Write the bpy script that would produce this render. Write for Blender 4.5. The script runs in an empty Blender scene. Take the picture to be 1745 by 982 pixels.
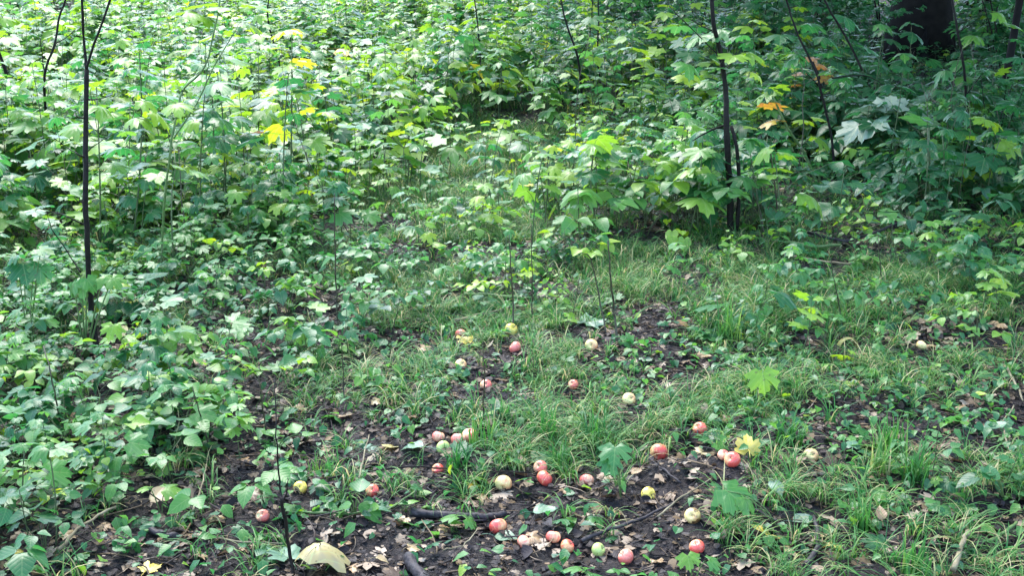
import bpy, math, random
import numpy as np
from mathutils import Vector, Matrix
R = math.radians
SC = bpy.context.scene
COL = SC.collection
rng = np.random.default_rng(11)
random.seed(11)

# ------------------------------------------------------------------ camera
F = 1871.0; CAMH = 1.45; PITCH = 17.0
cam = bpy.data.cameras.new('camera'); camo = bpy.data.objects.new('camera', cam); COL.objects.link(camo)
cam.sensor_width = 36; cam.lens = 36 * F / 1745.0
camo.location = (0, 0, CAMH); camo.rotation_euler = (R(90 - PITCH), 0, 0)
cam.clip_start = 0.05; cam.clip_end = 600
SC.camera = camo

# ------------------------------------------------------------------ light
SUN_EL = 57.0; SUN_AZ = -20.0     # azimuth from +Y (away from the camera), positive = right
world = bpy.data.worlds.new('World'); SC.world = world; world.use_nodes = True
wn = world.node_tree; bg = wn.nodes['Background']
sky = wn.nodes.new('ShaderNodeTexSky'); sky.sky_type = 'NISHITA'; sky.sun_disc = False
sky.sun_elevation = R(SUN_EL); sky.sun_rotation = R(SUN_AZ)
sky.air_density = 1.0; sky.dust_density = 1.2; sky.ozone_density = 1.0
wn.links.new(sky.outputs[0], bg.inputs[0]); bg.inputs[1].default_value = 0.15
sun = bpy.data.lights.new('sun', 'SUN'); sun.energy = 1.0; sun.angle = R(32); sun.color = (1, .98, .93)
suno = bpy.data.objects.new('sun', sun); COL.objects.link(suno)
sd = Vector((math.sin(R(SUN_AZ)) * math.cos(R(SUN_EL)), math.cos(R(SUN_AZ)) * math.cos(R(SUN_EL)), math.sin(R(SUN_EL))))
suno.rotation_euler = sd.to_track_quat('Z', 'Y').to_euler()
SC.view_settings.view_transform = 'Standard'; SC.view_settings.look = 'None'
SC.view_settings.exposure = 2.8; SC.view_settings.gamma = 1.0
SC.render.engine = 'CYCLES'
SC.cycles.max_bounces = 5; SC.cycles.diffuse_bounces = 3; SC.cycles.glossy_bounces = 2
SC.cycles.transmission_bounces = 3; SC.cycles.transparent_max_bounces = 4

# ------------------------------------------------------------------ noise, ground height, pixel <-> world
_perm = np.random.default_rng(3).random((256, 256))
def vnoise(x, y, s):
    x = np.asarray(x, float) / s + 517.3; y = np.asarray(y, float) / s + 291.7
    xi = np.floor(x).astype(int); yi = np.floor(y).astype(int)
    fx = x - xi; fy = y - yi; fx = fx * fx * (3 - 2 * fx); fy = fy * fy * (3 - 2 * fy)
    P = lambda a, b: _perm[a % 256, b % 256]
    return ((P(xi, yi) * (1 - fx) + P(xi + 1, yi) * fx) * (1 - fy) + (P(xi, yi + 1) * (1 - fx) + P(xi + 1, yi + 1) * fx) * fy) - .5
def base_h(x, y):
    x = np.asarray(x, float); y = np.asarray(y, float)
    t = np.clip(y - 7.5, 0, 60)
    rise = 0.055 * t * t / (t + 4.0)
    t2 = np.clip(np.abs(x) - 30, 0, 100)
    return rise + 0.01 * t2 + 0.10 * vnoise(x, y, 2.3) + .25 * vnoise(x, y, 9) * np.clip((y - 5) / 6, 0, 1)
def ground_h(x, y):
    return base_h(x, y) + 0.05 * vnoise(x, y, .37) + 0.03 * vnoise(x, y, .11) + .020 * vnoise(x, y, .043)
cp, sp = math.cos(R(PITCH)), math.sin(R(PITCH))
def ray(px, py):
    a = (px - 872.5) / F; b = (491 - py) / F
    return Vector((a, cp + b * sp, -sp + b * cp))
def at(px, py, Y):
    d = ray(px, py); t = Y / d.y
    return Vector((d.x * t, Y, CAMH + d.z * t))
def G(px, py):
    d = ray(px, py); lo = 1.0
    t = 1.5
    while t < 80:
        p = d * t
        if CAMH + p.z < float(ground_h(p.x, p.y)): break
        t += .03
    a, b = t - .03, t
    for _ in range(10):
        m = (a + b) / 2; p = d * m
        if CAMH + p.z < float(ground_h(p.x, p.y)): b = m
        else: a = m
    p = d * b
    return Vector((p.x, p.y, CAMH + p.z))
def proj(x, y, z):
    dz = z - CAMH
    dep = y * cp - dz * sp; up = y * sp + dz * cp
    return 872.5 + F * x / dep, 491 - F * up / dep, dep

# ------------------------------------------------------------------ mesh bins
class Geo:
    def __init__(s): s.V = []; s.T = []; s.U = []; s.C = []; s.M = []; s.n = 0
    def add(s, V, T, U, c, m=0):
        V = np.asarray(V, float); T = np.asarray(T, int)
        s.V.append(V); s.T.append(T + s.n); s.U.append(np.asarray(U, float))
        s.C.append(np.full(len(V), c, float) if np.isscalar(c) else np.asarray(c, float))
        s.M.append(np.full(len(T), m, int)); s.n += len(V)
    def arr(s):
        return np.concatenate(s.V), np.concatenate(s.T), np.concatenate(s.U), np.concatenate(s.C), np.concatenate(s.M)
def mesh_from(name, V, T, U, C, M, mats, smooth=True):
    me = bpy.data.meshes.new(name)
    me.vertices.add(len(V)); me.vertices.foreach_set('co', V.astype(np.float32).ravel())
    me.loops.add(len(T) * 3); me.loops.foreach_set('vertex_index', T.astype(np.int32).ravel())
    me.polygons.add(len(T)); me.polygons.foreach_set('loop_start', np.arange(0, len(T) * 3, 3, dtype=np.int32))
    me.polygons.foreach_set('material_index', M.astype(np.int32))
    me.polygons.foreach_set('use_smooth', np.full(len(T), smooth))
    uv = me.uv_layers.new(name='UVMap'); uv.data.foreach_set('uv', U[T.ravel()].astype(np.float32).ravel())
    at_ = me.attributes.new('tint', 'FLOAT', 'POINT'); at_.data.foreach_set('value', C.astype(np.float32))
    for m in mats: me.materials.append(m)
    me.update(calc_edges=True); me.validate()
    return me
def geo_obj(name, geo, mats, parent=None, smooth=True, origin=None):
    a = geo.arr(); V = a[0]
    if origin is not None: V = V - np.array(origin)
    me = mesh_from(name, V, *a[1:], mats, smooth)
    o = bpy.data.objects.new(name, me); COL.objects.link(o)
    if parent: o.parent = parent
    elif origin is not None: o.location = origin
    return o
def tag(o, label=None, cat=None, group=None, kind=None):
    if label: o['label'] = label
    if cat: o['category'] = cat
    if group: o['group'] = group
    if kind: o['kind'] = kind
    return o
def empty(name, loc, label, cat, group=None):
    o = bpy.data.objects.new(name, None); COL.objects.link(o); o.location = loc; o.empty_display_size = .1
    return tag(o, label, cat, group)

# ------------------------------------------------------------------ leaf templates: x across, y along, z up; unit size
def grid_fan(outl, zf, rings=2):
    n = len(outl); V = [(0, 0, 0)]; fr = [(k + 1) / rings for k in range(rings)]
    for f in fr:
        for (x, y) in outl: V.append((x * f, y * f, zf(x * f, y * f)))
    T = []
    for i in range(n):
        j = (i + 1) % n; T.append((0, 1 + j, 1 + i))
        for k in range(rings - 1): a = 1 + k * n; T += [(a + i, a + j, a + n + j), (a + i, a + n + j, a + n + i)]
    V = np.array(V); return V, np.array(T), V[:, :2].copy()
half = [(0, .64), (.06, .53), (.17, .50), (.16, .40), (.18, .31), (.28, .40), (.41, .45), (.41, .33), (.50, .25), (.42, .16), (.36, .08),
        (.47, .04), (.54, -.08), (.36, -.14), (.18, -.24)]
def mk_maple(h, droop, seed, rings=2, cup=.05, curl=0.):
    r = random.Random(seed)
    o = list(h) + [(0, -.06)] + [(-x * r.uniform(.9, 1.1), y * r.uniform(.9, 1.1)) for (x, y) in reversed(h[1:])]
    def zf(x, y):
        rr = math.hypot(x, y)
        return -droop * rr * rr * 1.6 + cup * math.cos(5 * math.atan2(x, y + .12)) * rr * -1.4 + curl * abs(x) * 1.2 + .03 * math.sin(9 * x + seed) * rr
    return grid_fan(o, zf, rings)
half_lo = [(0, .64), (.17, .46), (.17, .30), (.42, .46), (.46, .22), (.35, .07), (.53, -.08), (.18, -.24)]
MAPLE = [mk_maple(half, d, s, 2, c) for d, s, c in ((.2, 1, .05), (.4, 2, .07), (.05, 3, .04), (.65, 4, .08))]
MAPLE_LO = [mk_maple(half_lo, d, s, 1) for d, s in ((.2, 1), (.45, 2), (.05, 3))]
def mk_ovate(ts, ws, droop, fold, jag=0, seed=0, wav=0.):
    r = random.Random(seed); V = []; n = len(ts)
    for t, w in zip(ts, ws):
        z = -droop * t * t
        V.append((0, t, z))
        j = 1 + jag * (r.random() - .5)
        V.append((w * j, t + .03 * jag, z + fold * w + wav * math.sin(t * 11 + seed)))
        V.append((-w * j, t + .03 * jag, z + fold * w + wav * math.cos(t * 10 + seed)))
    T = []
    for i in range(n - 1):
        a, b = 3 * i, 3 * i + 3
        T += [(a, a + 1, b + 1), (a, b + 1, b), (a, b, b + 2), (a, b + 2, a + 2)]
    V = np.array(V); return V, np.array(T), V[:, :2].copy()
DOMEH = [(0, .66), (.10, .56), (.20, .50), (.27, .40), (.40, .40), (.44, .26), (.42, .14), (.50, .02), (.42, -.10), (.28, -.16), (.15, -.24)]
tt = [0, .06, .18, .32, .46, .60, .74, .88, 1.0]; ww = [0, .17, .31, .36, .34, .28, .20, .09, .002]
OVATE = [mk_ovate(tt, [w_ * 1.15 for w_ in ww], d, f, .30, s, .015) for d, f, s in ((.15, .22, 1), (.32, .15, 2), (.05, .35, 3), (.5, .2, 4))]
OVATE_LO = [mk_ovate([0, .28, .62, 1.], [.02, .34, .27, .005], d, f) for d, f in ((.3, .35), (.6, .2))]
heart = [(0, 1.0), (.10, .86), (.25, .70), (.38, .50), (.45, .28), (.44, .06), (.34, -.12), (.18, -.18), (.05, -.08)]
def mk_heart(h, d, s, cup, rings=2):
    r = random.Random(s)
    o = list(h) + [(0, 0.01)] + [(-x * r.uniform(.9, 1.08), y) for x, y in reversed(h[1:])]
    return grid_fan(o, lambda x, y: -d * y * abs(y) * .5 + cup * abs(x) + .03 * math.sin(7 * y + s) - .2 * x * x, rings)
HEART = [mk_heart(heart, d, s, c) for d, s, c in ((.3, 1, .2), (.7, 2, .35), (.1, 3, .1))]
HEART_LO = [mk_heart([heart[i] for i in (0, 2, 4, 6, 8)], .4, 1, .25, 1)]
STRAP = [mk_ovate([0, .2, .45, .7, 1.0], [.02, .035, .035, .025, .002], d, .6) for d in (.5, .9)]

def frame(p, az, pitch, roll, s):
    """matrix: leaf y-axis points to azimuth az (0=+Y), pitched up by pitch, rolled"""
    m = Matrix.Rotation(-az, 3, 'Z') @ Matrix.Rotation(pitch, 3, 'X') @ Matrix.Rotation(roll, 3, 'Y')
    return np.array(m) * s, np.array(p, float)
def leaf(geo, tpl, p, az, pitch, roll, s, tint, m=0, sx=1.):
    M, t = frame(p, az, pitch, roll, s)
    V = tpl[0] * np.array([sx, 1, 1])
    geo.add(V @ M.T + t, tpl[1], tpl[2], tint, m)
def tube(geo, pts, rads, sides=5, tint=.5, m=0, rough=0.):
    P = [Vector(p) for p in pts]; n = len(P); V = []; U = []
    ref = Vector((.31, .17, 1)).normalized()
    L = 0
    for i in range(n):
        d = (P[min(i + 1, n - 1)] - P[max(i - 1, 0)]).normalized()
        rf = ref if abs(d.dot(ref)) < .9 else Vector((1, 0, 0))
        a = d.cross(rf).normalized(); b = d.cross(a)
        if i: L += (P[i] - P[i - 1]).length
        for k in range(sides):
            th = 2 * math.pi * k / sides; rr = rads[i] * (1 + (random.random() - .5) * rough)
            V.append(P[i] + (a * math.cos(th) + b * math.sin(th)) * rr); U.append((k / sides, L))
    T = []
    for i in range(n - 1):
        for k in range(sides):
            a0 = i * sides + k; a1 = i * sides + (k + 1) % sides
            T += [(a0, a1, a1 + sides), (a0, a1 + sides, a0 + sides)]
    c0 = len(V); V.append(P[0]); U.append((0, 0)); V.append(P[-1]); U.append((0, L))
    for k in range(sides):
        T.append((c0, (k + 1) % sides, k)); T.append((c0 + 1, (n - 1) * sides + k, (n - 1) * sides + (k + 1) % sides))
    geo.add([tuple(v) for v in V], T, U, tint, m)
def bez(a, b, bulge, n=6):
    a = Vector(a); b = Vector(b); bulge = Vector(bulge)
    return [a.lerp(b, i / n) + bulge * (4 * (i / n) * (1 - i / n)) for i in range(n + 1)]

# ------------------------------------------------------------------ materials
def newmat(name):
    m = bpy.data.materials.new(name); m.use_nodes = True
    return m, m.node_tree, m.node_tree.nodes['Principled BSDF'], m.node_tree.nodes['Material Output']
def ramp(nt, stops, interp='LINEAR'):
    n = nt.nodes.new('ShaderNodeValToRGB'); e = n.color_ramp.elements; n.color_ramp.interpolation = interp
    while len(e) > 1: e.remove(e[-1])
    e[0].position = stops[0][0]; e[0].color = (*stops[0][1], 1)
    for p, c in stops[1:]:
        k = e.new(p); k.color = (*c, 1)
    return n
def math_n(nt, op, a, b=None, c=None):
    n = nt.nodes.new('ShaderNodeMath'); n.operation = op
    for i, v in enumerate((a, b, c)):
        if v is None: continue
        if isinstance(v, (int, float)): n.inputs[i].default_value = v
        else: nt.links.new(v, n.inputs[i])
    return n.outputs[0]
def mixc(nt, fac, a, b, mode='MIX'):
    n = nt.nodes.new('ShaderNodeMix'); n.data_type = 'RGBA'; n.blend_type = mode
    for s, v in ((n.inputs[0], fac), (n.inputs[6], a), (n.inputs[7], b)):
        if isinstance(v, (int, float)): s.default_value = v
        elif isinstance(v, tuple): s.default_value = (*v, 1) if len(v) == 3 else v
        else: nt.links.new(v, s)
    return n.outputs[2]
def noise(nt, scale, detail=3, coord='Object', rough=.5):
    tc = nt.nodes.new('ShaderNodeTexCoord'); n = nt.nodes.new('ShaderNodeTexNoise')
    n.inputs['Scale'].default_value = scale; n.inputs['Detail'].default_value = detail; n.inputs['Roughness'].default_value = rough
    nt.links.new(tc.outputs[coord], n.inputs['Vector']); return n
LEAF_STOPS = [(0, (.016, .080, .034)), (.25, (.032, .140, .046)), (.5, (.070, .205, .040)), (.7, (.17, .31, .035)), (.82, (.30, .40, .05)),
              (.9, (.52, .42, .06)), (.95, (.34, .17, .05)), (1.0, (.13, .075, .045))]
def leaf_mat(name, stops, transl=.42, rough=.38, vein=.34, spot=.5, spec=.45):
    m, nt, bs, out = newmat(name)
    a = nt.nodes.new('ShaderNodeAttribute'); a.attribute_name = 'tint'
    oi = nt.nodes.new('ShaderNodeObjectInfo')
    t = math_n(nt, 'ADD', a.outputs['Fac'], math_n(nt, 'MULTIPLY', math_n(nt, 'SUBTRACT', oi.outputs['Random'], .5), .10))
    nz = noise(nt, 38, 3); t = math_n(nt, 'ADD', t, math_n(nt, 'MULTIPLY', math_n(nt, 'SUBTRACT', nz.outputs['Fac'], .5), .14))
    rp = ramp(nt, stops); nt.links.new(t, rp.inputs[0])
    tc = nt.nodes.new('ShaderNodeTexCoord'); sx = nt.nodes.new('ShaderNodeSeparateXYZ'); nt.links.new(tc.outputs['UV'], sx.inputs[0])
    ax = math_n(nt, 'ABSOLUTE', sx.outputs[0])
    v = math_n(nt, 'SUBTRACT', sx.outputs[1], math_n(nt, 'MULTIPLY', ax, 1.0))
    st = math_n(nt, 'ABSOLUTE', math_n(nt, 'SINE', math_n(nt, 'MULTIPLY', v, 17.)))
    side = math_n(nt, 'SUBTRACT', 1., math_n(nt, 'SMOOTH_MIN', math_n(nt, 'MULTIPLY', st, 4.), 1., .3))
    mid = math_n(nt, 'LESS_THAN', ax, .016)
    vf = math_n(nt, 'MAXIMUM', math_n(nt, 'MAXIMUM', side, 0.), mid)
    vf = math_n(nt, 'MULTIPLY', vf, vein)
    col = mixc(nt, vf, rp.outputs[0], mixc(nt, .5, rp.outputs[0], (.35, .45, .18)))
    if spot:
        n2 = noise(nt, 70, 2); f = math_n(nt, 'MULTIPLY', math_n(nt, 'GREATER_THAN', n2.outputs['Fac'], .68), spot)
        col = mixc(nt, f, col, (.07, .04, .025))
    nt.links.new(col, bs.inputs['Base Color'])
    rv = math_n(nt, 'ADD', math_n(nt, 'MULTIPLY', nz.outputs['Fac'], .25), rough - .12)
    nt.links.new(rv, bs.inputs['Roughness']); bs.inputs['Specular IOR Level'].default_value = spec
    bp = nt.nodes.new('ShaderNodeBump'); bp.inputs['Strength'].default_value = .15; bp.inputs['Distance'].default_value = .004
    nt.links.new(math_n(nt, 'ADD', math_n(nt, 'MULTIPLY', st, .5), nz.outputs['Fac']), bp.inputs['Height']); nt.links.new(bp.outputs[0], bs.inputs['Normal'])
    tr = nt.nodes.new('ShaderNodeBsdfTranslucent'); hs = nt.nodes.new('ShaderNodeHueSaturation')
    hs.inputs['Hue'].default_value = .485; hs.inputs['Saturation'].default_value = 1.1; hs.inputs['Value'].default_value = 1.8
    nt.links.new(col, hs.inputs['Color']); nt.links.new(hs.outputs[0], tr.inputs[0])
    mx = nt.nodes.new('ShaderNodeMixShader'); mx.inputs[0].default_value = transl
    nt.links.new(bs.outputs[0], mx.inputs[1]); nt.links.new(tr.outputs[0], mx.inputs[2]); nt.links.new(mx.outputs[0], out.inputs[0])
    return m
M_LEAF = leaf_mat('green_leaf', LEAF_STOPS)
M_GRASS = leaf_mat('grass_blade', [(0, (.016, .085, .026)), (.5, (.045, .165, .034)), (.8, (.14, .25, .06)), (1, (.36, .32, .16))], .35, .5, 0., 0., .3)
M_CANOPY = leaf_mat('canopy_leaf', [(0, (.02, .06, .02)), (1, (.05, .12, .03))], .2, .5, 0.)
M_FALLEN = leaf_mat('fallen_leaf', [(0, (.035, .022, .018)), (.2, (.09, .05, .03)), (.4, (.20, .12, .06)), (.55, (.34, .22, .12)), (.7, (.29, .24, .13)),
                                    (.8, (.40, .33, .10)), (.9, (.55, .42, .04)), (1., (.60, .28, .05))], .15, .42, .65, .6)
M_PALE = leaf_mat('pale_leaf_underside', [(0, (.05, .14, .08)), (.5, (.11, .20, .12)), (1, (.24, .29, .20))], .2, .4, .5)
def bark_mat(name, c1, c2, rough=.7, sc=60):
    m, nt, bs, out = newmat(name); nz = noise(nt, sc, 5)
    rp = ramp(nt, [(.3, c1), (.7, c2)]); nt.links.new(nz.outputs['Fac'], rp.inputs[0]); nt.links.new(rp.outputs[0], bs.inputs['Base Color'])
    bs.inputs['Roughness'].default_value = rough; bs.inputs['Specular IOR Level'].default_value = .22
    bp = nt.nodes.new('ShaderNodeBump'); bp.inputs['Strength'].default_value = .6; bp.inputs['Distance'].default_value = .004
    nt.links.new(nz.outputs['Fac'], bp.inputs['Height']); nt.links.new(bp.outputs[0], bs.inputs['Normal']); return m
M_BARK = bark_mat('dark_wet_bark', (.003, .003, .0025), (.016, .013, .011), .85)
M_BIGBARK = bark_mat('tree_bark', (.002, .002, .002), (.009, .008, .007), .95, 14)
M_STRAW = bark_mat('dry_stalk', (.08, .065, .035), (.24, .21, .13), .7, 25)
M_GSTEM = bark_mat('green_stem', (.05, .10, .03), (.12, .18, .06), .5)
M_HERBSTEM = bark_mat('herb_stem', (.035, .06, .025), (.09, .12, .05), .5)
M_LOG = bark_mat('rotting_wood', (.008, .007, .008), (.05, .043, .045), .6, 90)

def soil_mat():
    m, nt, bs, out = newmat('forest_soil')
    n1 = noise(nt, 3.2, 4); n2 = noise(nt, 55, 6, rough=.7); n3 = noise(nt, 160, 3)
    c = ramp(nt, [(.3, (.006, .005, .006)), (.5, (.018, .014, .016)), (.66, (.045, .036, .038)), (.85, (.12, .095, .09))])
    nt.links.new(n2.outputs['Fac'], c.inputs[0])
    c2 = mixc(nt, math_n(nt, 'MULTIPLY', n1.outputs['Fac'], .5), c.outputs[0], (.035, .032, .022))
    nt.links.new(c2, bs.inputs['Base Color'])
    bs.inputs['Roughness'].default_value = .75; bs.inputs['Specular IOR Level'].default_value = .25
    bp = nt.nodes.new('ShaderNodeBump'); bp.inputs['Strength'].default_value = 1.; bp.inputs['Distance'].default_value = .014
    nt.links.new(math_n(nt, 'ADD', n2.outputs['Fac'], math_n(nt, 'MULTIPLY', n3.outputs['Fac'], .4)), bp.inputs['Height'])
    nt.links.new(bp.outputs[0], bs.inputs['Normal']); return m
M_SOIL = soil_mat()
M_DEBRIS = leaf_mat('litter_fragment', [(0, (.004, .003, .004)), (.3, (.016, .012, .014)), (.5, (.055, .038, .028)), (.7, (.14, .095, .050)), (1., (.34, .27, .20))], .08, .55, 0., 0., .25)

# ------------------------------------------------------------------ ground sheet
def axis(lo, hi, a, b, fine, grow=1.12):
    v = list(np.arange(a, b, fine)); s = fine; x = a
    left = []
    while x > lo: s *= grow; x -= s; left.append(x)
    s = fine; x = v[-1]; right = []
    while x < hi: s *= grow; x += s; right.append(x)
    return np.array(left[::-1] + v + right)
gx = axis(-220, 220, -2.4, 2.6, .016); gy = axis(-60, 260, 2.35, 6.2, .017)
X, Y = np.meshgrid(gx, gy); Z = ground_h(X, Y)
nx, ny = len(gx), len(gy)
V = np.stack([X.ravel(), Y.ravel(), Z.ravel()], 1)
i = (np.arange(ny - 1)[:, None] * nx + np.arange(nx - 1)[None, :]).ravel()
T = np.concatenate([np.stack([i, i + 1, i + nx + 1], 1), np.stack([i, i + nx + 1, i + nx], 1)])
me = mesh_from('ground', V, T, V[:, :2], np.zeros(len(V)), np.zeros(len(T), int), [M_SOIL])
go = bpy.data.objects.new('ground', me); COL.objects.link(go); tag(go, kind='structure')

LANDMARKS = []
def lm(phrase, p): LANDMARKS.append((phrase, p[0], p[1]))
# ------------------------------------------------------------------ the big trees
def branchy_tree(name, base, h, r, label, crown_c, crown_r, nleaf, lean=(0, 0), group=None, lsize=.16):
    t = empty(name, base, label, 'tree', group)
    g = Geo(); pts = []; rad = []
    for i in range(13):
        f = i / 12
        pts.append((lean[0] * f * h + .06 * math.sin(5 * f + r * 9), lean[1] * f * h + .05 * math.cos(4 * f), f * h - .15)); rad.append(r * (1 - .75 * f) * (1.45 if i == 0 else 1))
    tube(g, pts, rad, 14, .5, 0, .10)
    for k in range(6):                                   # root flare
        a = k * 1.05 + r; tube(g, [(math.cos(a) * r * .6, math.sin(a) * r * .6, .45), (math.cos(a) * r * 1.3, math.sin(a) * r * 1.3, .05), (math.cos(a) * r * 2.1, math.sin(a) * r * 2.1, -.12)], [r * .3, r * .22, r * .08], 6, .5, 0, .1)
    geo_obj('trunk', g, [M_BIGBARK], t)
    g = Geo(); c = Vector(crown_c); ends = []
    rr = random.Random(int(r * 1000) + nleaf)
    for k in range(16):
        f = rr.uniform(.3, .95); a = rr.uniform(0, 6.28)
        s = Vector((lean[0] * f * h, lean[1] * f * h, f * h)); L = crown_r * rr.uniform(.5, .95)
        e = s + Vector((math.cos(a) * L, math.sin(a) * L, rr.uniform(.1, .5) * L))
        tube(g, bez(s, e, (0, 0, -.1 * L), 6), [r * .25 * (1 - .8 * i / 6) for i in range(7)], 6); ends.append((s, e))
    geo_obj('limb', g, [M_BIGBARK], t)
    g = Geo()
    for k in range(nleaf):
        s, e = rr.choice(ends); f = rr.uniform(.35, 1.1); p = s.lerp(e, f) + Vector((rr.gauss(0, .55), rr.gauss(0, .55), rr.gauss(0, .4)))
        leaf(g, MAPLE_LO[k % 3], p, rr.uniform(0, 6.28), rr.uniform(-.6, .3), rr.uniform(-.5, .5), rr.uniform(.7, 1.3) * lsize, rr.random())
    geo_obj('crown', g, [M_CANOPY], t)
    return t
b = at(1560, 145, 12.6); bz = float(ground_h(b.x, b.y))
branchy_tree('large_tree', (b.x, b.y, bz), 12, .31, 'thick dark tree trunk at the top right, widest trunk in the photo', (0, 0, 8), 5.4, 22000, (0, 0), None, .26)
lm('the thick dark tree trunk', (b.x, b.y))
b = at(1693, 258, 8.6); bz = float(ground_h(b.x, b.y))
branchy_tree('young_tree', (b.x, b.y, bz), 7.5, .032, 'slim dark young trunk at the right edge among shaded leaves', (0, 0, 5), 2.6, 4500, (.012, .0), None, .2)
lm('the slim dark edge trunk', (b.x, b.y))
for (x, y, h, r, lab) in ((8.5, 9.0, 12, .2, 'trunk outside the right edge above the bushy shrub'), (7.2, 17.5, 13, .2, 'dark trunk standing in the deep shade far behind on the right'), (10.8, 13.5, 12, .22, 'trunk outside the right edge whose crown shades the undergrowth'),
                          (12.0, 9.5, 12, .2, 'trunk farther outside the right edge shading the wood'), (3.6, 19.5, 13, .16, 'dark trunk far behind above the middle right')):
    branchy_tree('large_tree', (x, y, float(ground_h(x, y))), h, r, lab, (0, 0, 8), 4.6, 12000, (.01, .0), None, .34)

# ------------------------------------------------------------------ hand placed saplings
def sapling(name, label, Yd, stems, leaves=(), mat=None, leafmat=None, cat='sapling', phrase=None, dep=0.0):
    """stems: list of (pixel polyline base->top, width_px_base, width_px_top); all drawn at the sapling's own depth with a little depth wander"""
    mat = mat or M_BARK
    rr = random.Random(hash(label) % 9999 if False else sum(map(ord, label)))
    base = None; geos = []
    for si, (pl, w0, w1) in enumerate(stems):
        pts = []
        for k, (px, py) in enumerate(pl):
            if si == 0 and k == 0:
                p = G(px, py); base = p.copy(); base.z -= .02; p = base.copy(); Yb = p.y
            else:
                Yk = Yb + dep * (pl[0][1] - py) / 400 + (0.05 * math.sin(k * 1.7 + si) if k else 0)
                p = at(px, py, Yk)
            pts.append(p)
        # smooth subdivision
        q = []
        for k in range(len(pts) - 1):
            for j in range(4):
                f = j / 4; a = pts[max(k - 1, 0)]; b_ = pts[k]; c = pts[k + 1]; d = pts[min(k + 2, len(pts) - 1)]
                q.append(.5 * ((2 * b_) + (c - a) * f + (2 * a - 5 * b_ + 4 * c - d) * f * f + (3 * b_ - a - 3 * c + d) * f ** 3) + Vector((rr.gauss(0, .0012), rr.gauss(0, .0012), 0)))
        q.append(pts[-1]); n = len(q)
        k_ = Yb / F / .95
        rad = [k_ * .5 * (w0 + (w1 - w0) * i / (n - 1)) * (1 + .12 * (rr.random() - .5)) for i in range(n)]
        if si == 0: rad[0] *= 1.35
        geos.append((q, rad))
    t = empty(name, base, label, cat)
    B = Vector(base)
    for si, (q, rad) in enumerate(geos):
        g = Geo(); tube(g, [p - B for p in q], rad, 7 if rad[0] > .004 else 5, .5, 0, .12)
        geo_obj('stem' if si == 0 else 'branch', g, [mat], t)
    if stems[0][1] > 4.2 and name == 'sapling':
        q, rad = geos[0]
        for k in range(6):
            i = rr.randrange(len(q) // 5, len(q) - 1); a = rr.uniform(0, 6.28); L = rr.uniform(.04, .16); s_ = q[i] - B
            e = s_ + Vector((math.cos(a) * L, math.sin(a) * L, rr.uniform(.1, .8) * L))
            g = Geo(); tube(g, bez(s_, e, (rr.gauss(0, .01), rr.gauss(0, .01), -.01), 4), [rad[i] * .4, rad[i] * .34, rad[i] * .26, rad[i] * .2, rad[i] * .12], 4, .5, 0, .2); geo_obj('twig', g, [mat], t)
    if leaves:
        g = Geo()
        for (px, py, s, tint, *rest) in leaves:
            Yk = Yb + dep * 0.5 + rr.uniform(-.12, .12)
            p = at(px, py, Yk); sz = s * Yk / F * 1.05
            az = rr.uniform(0, 6.28)
            leaf(g, MAPLE[rr.randrange(4)], p - B, az, rr.uniform(-.45, .1), rr.uniform(-.3, .3), sz, tint + rr.uniform(-.04, .04))
            # petiole to nearest stem point
            best = min((q_ for q, _ in geos for q_ in q), key=lambda v: (v - p).length)
            if (best - p).length < .5:
                gp = Geo(); tube(gp, [v - B for v in bez(best, p, (0, 0, .02), 4)], [.0011] * 5, 3); geo_obj('leaf_stalk', gp, [M_HERBSTEM], t)
        geo_obj('foliage', g, [leafmat or M_LEAF], t)
    if phrase: lm(phrase, base)
    return t
YG = .72
sapling('sapling', 'tall dark forked sapling with a bare black stem on the left', 4,
        [([(168, 600), (157, 540), (150, 440), (146, 340), (146, 230), (148, 118)], 10.5, 7.5), ([(148, 118), (143, 70), (140, 0), (139, -90)], 5, 3.5),
         ([(148, 118), (160, 75), (188, 0), (215, -90)], 4.5, 3), ([(147, 385), (120, 372), (95, 362), (60, 360)], 3, 1.2), ([(145, 270), (132, 262), (112, 250), (92, 235)], 3, 1),
         ([(146, 262), (165, 245), (205, 222)], 2.2, .8), ([(137, 465), (115, 430), (88, 390), (80, 360)], 2.5, 1)],
        [(95, 200, 34, .3), (60, 275, 40, .35), (215, 225, 36, .6), (100, 232, 30, .3), (60, 360, 34, .3), (80, 350, 38, .25), (125, 180, 30, .5)], phrase='the tall forked black sapling', dep=.0)
sapling('sapling', 'dark leaning stem cut by the left edge of the photo', 5,
        [([(42, 225), (25, 175), (12, 130), (-3, 85), (-20, 30)], 7, 4), ([(25, 175), (8, 150), (-20, 138)], 2.5, 1.2)], [(15, 100, 30, .4), (50, 215, 36, .35)], phrase='the left-edge leaning stem')
sapling('sapling', 'thin forked dark stem behind the black sapling at the upper left', 5,
        [([(80, 300), (79, 215), (76, 128), (92, 80), (101, 30), (113, -5), (120, -40)], 5, 2.5), ([(76, 128), (72, 95), (69, 65)], 2.5, 1.2), ([(93, 75), (115, 62), (128, 50)], 2, .8)],
        [(77, 140, 34, .25), (100, 60, 32, .35), (72, 165, 30, .3)], phrase='the thin forked stem')
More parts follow.
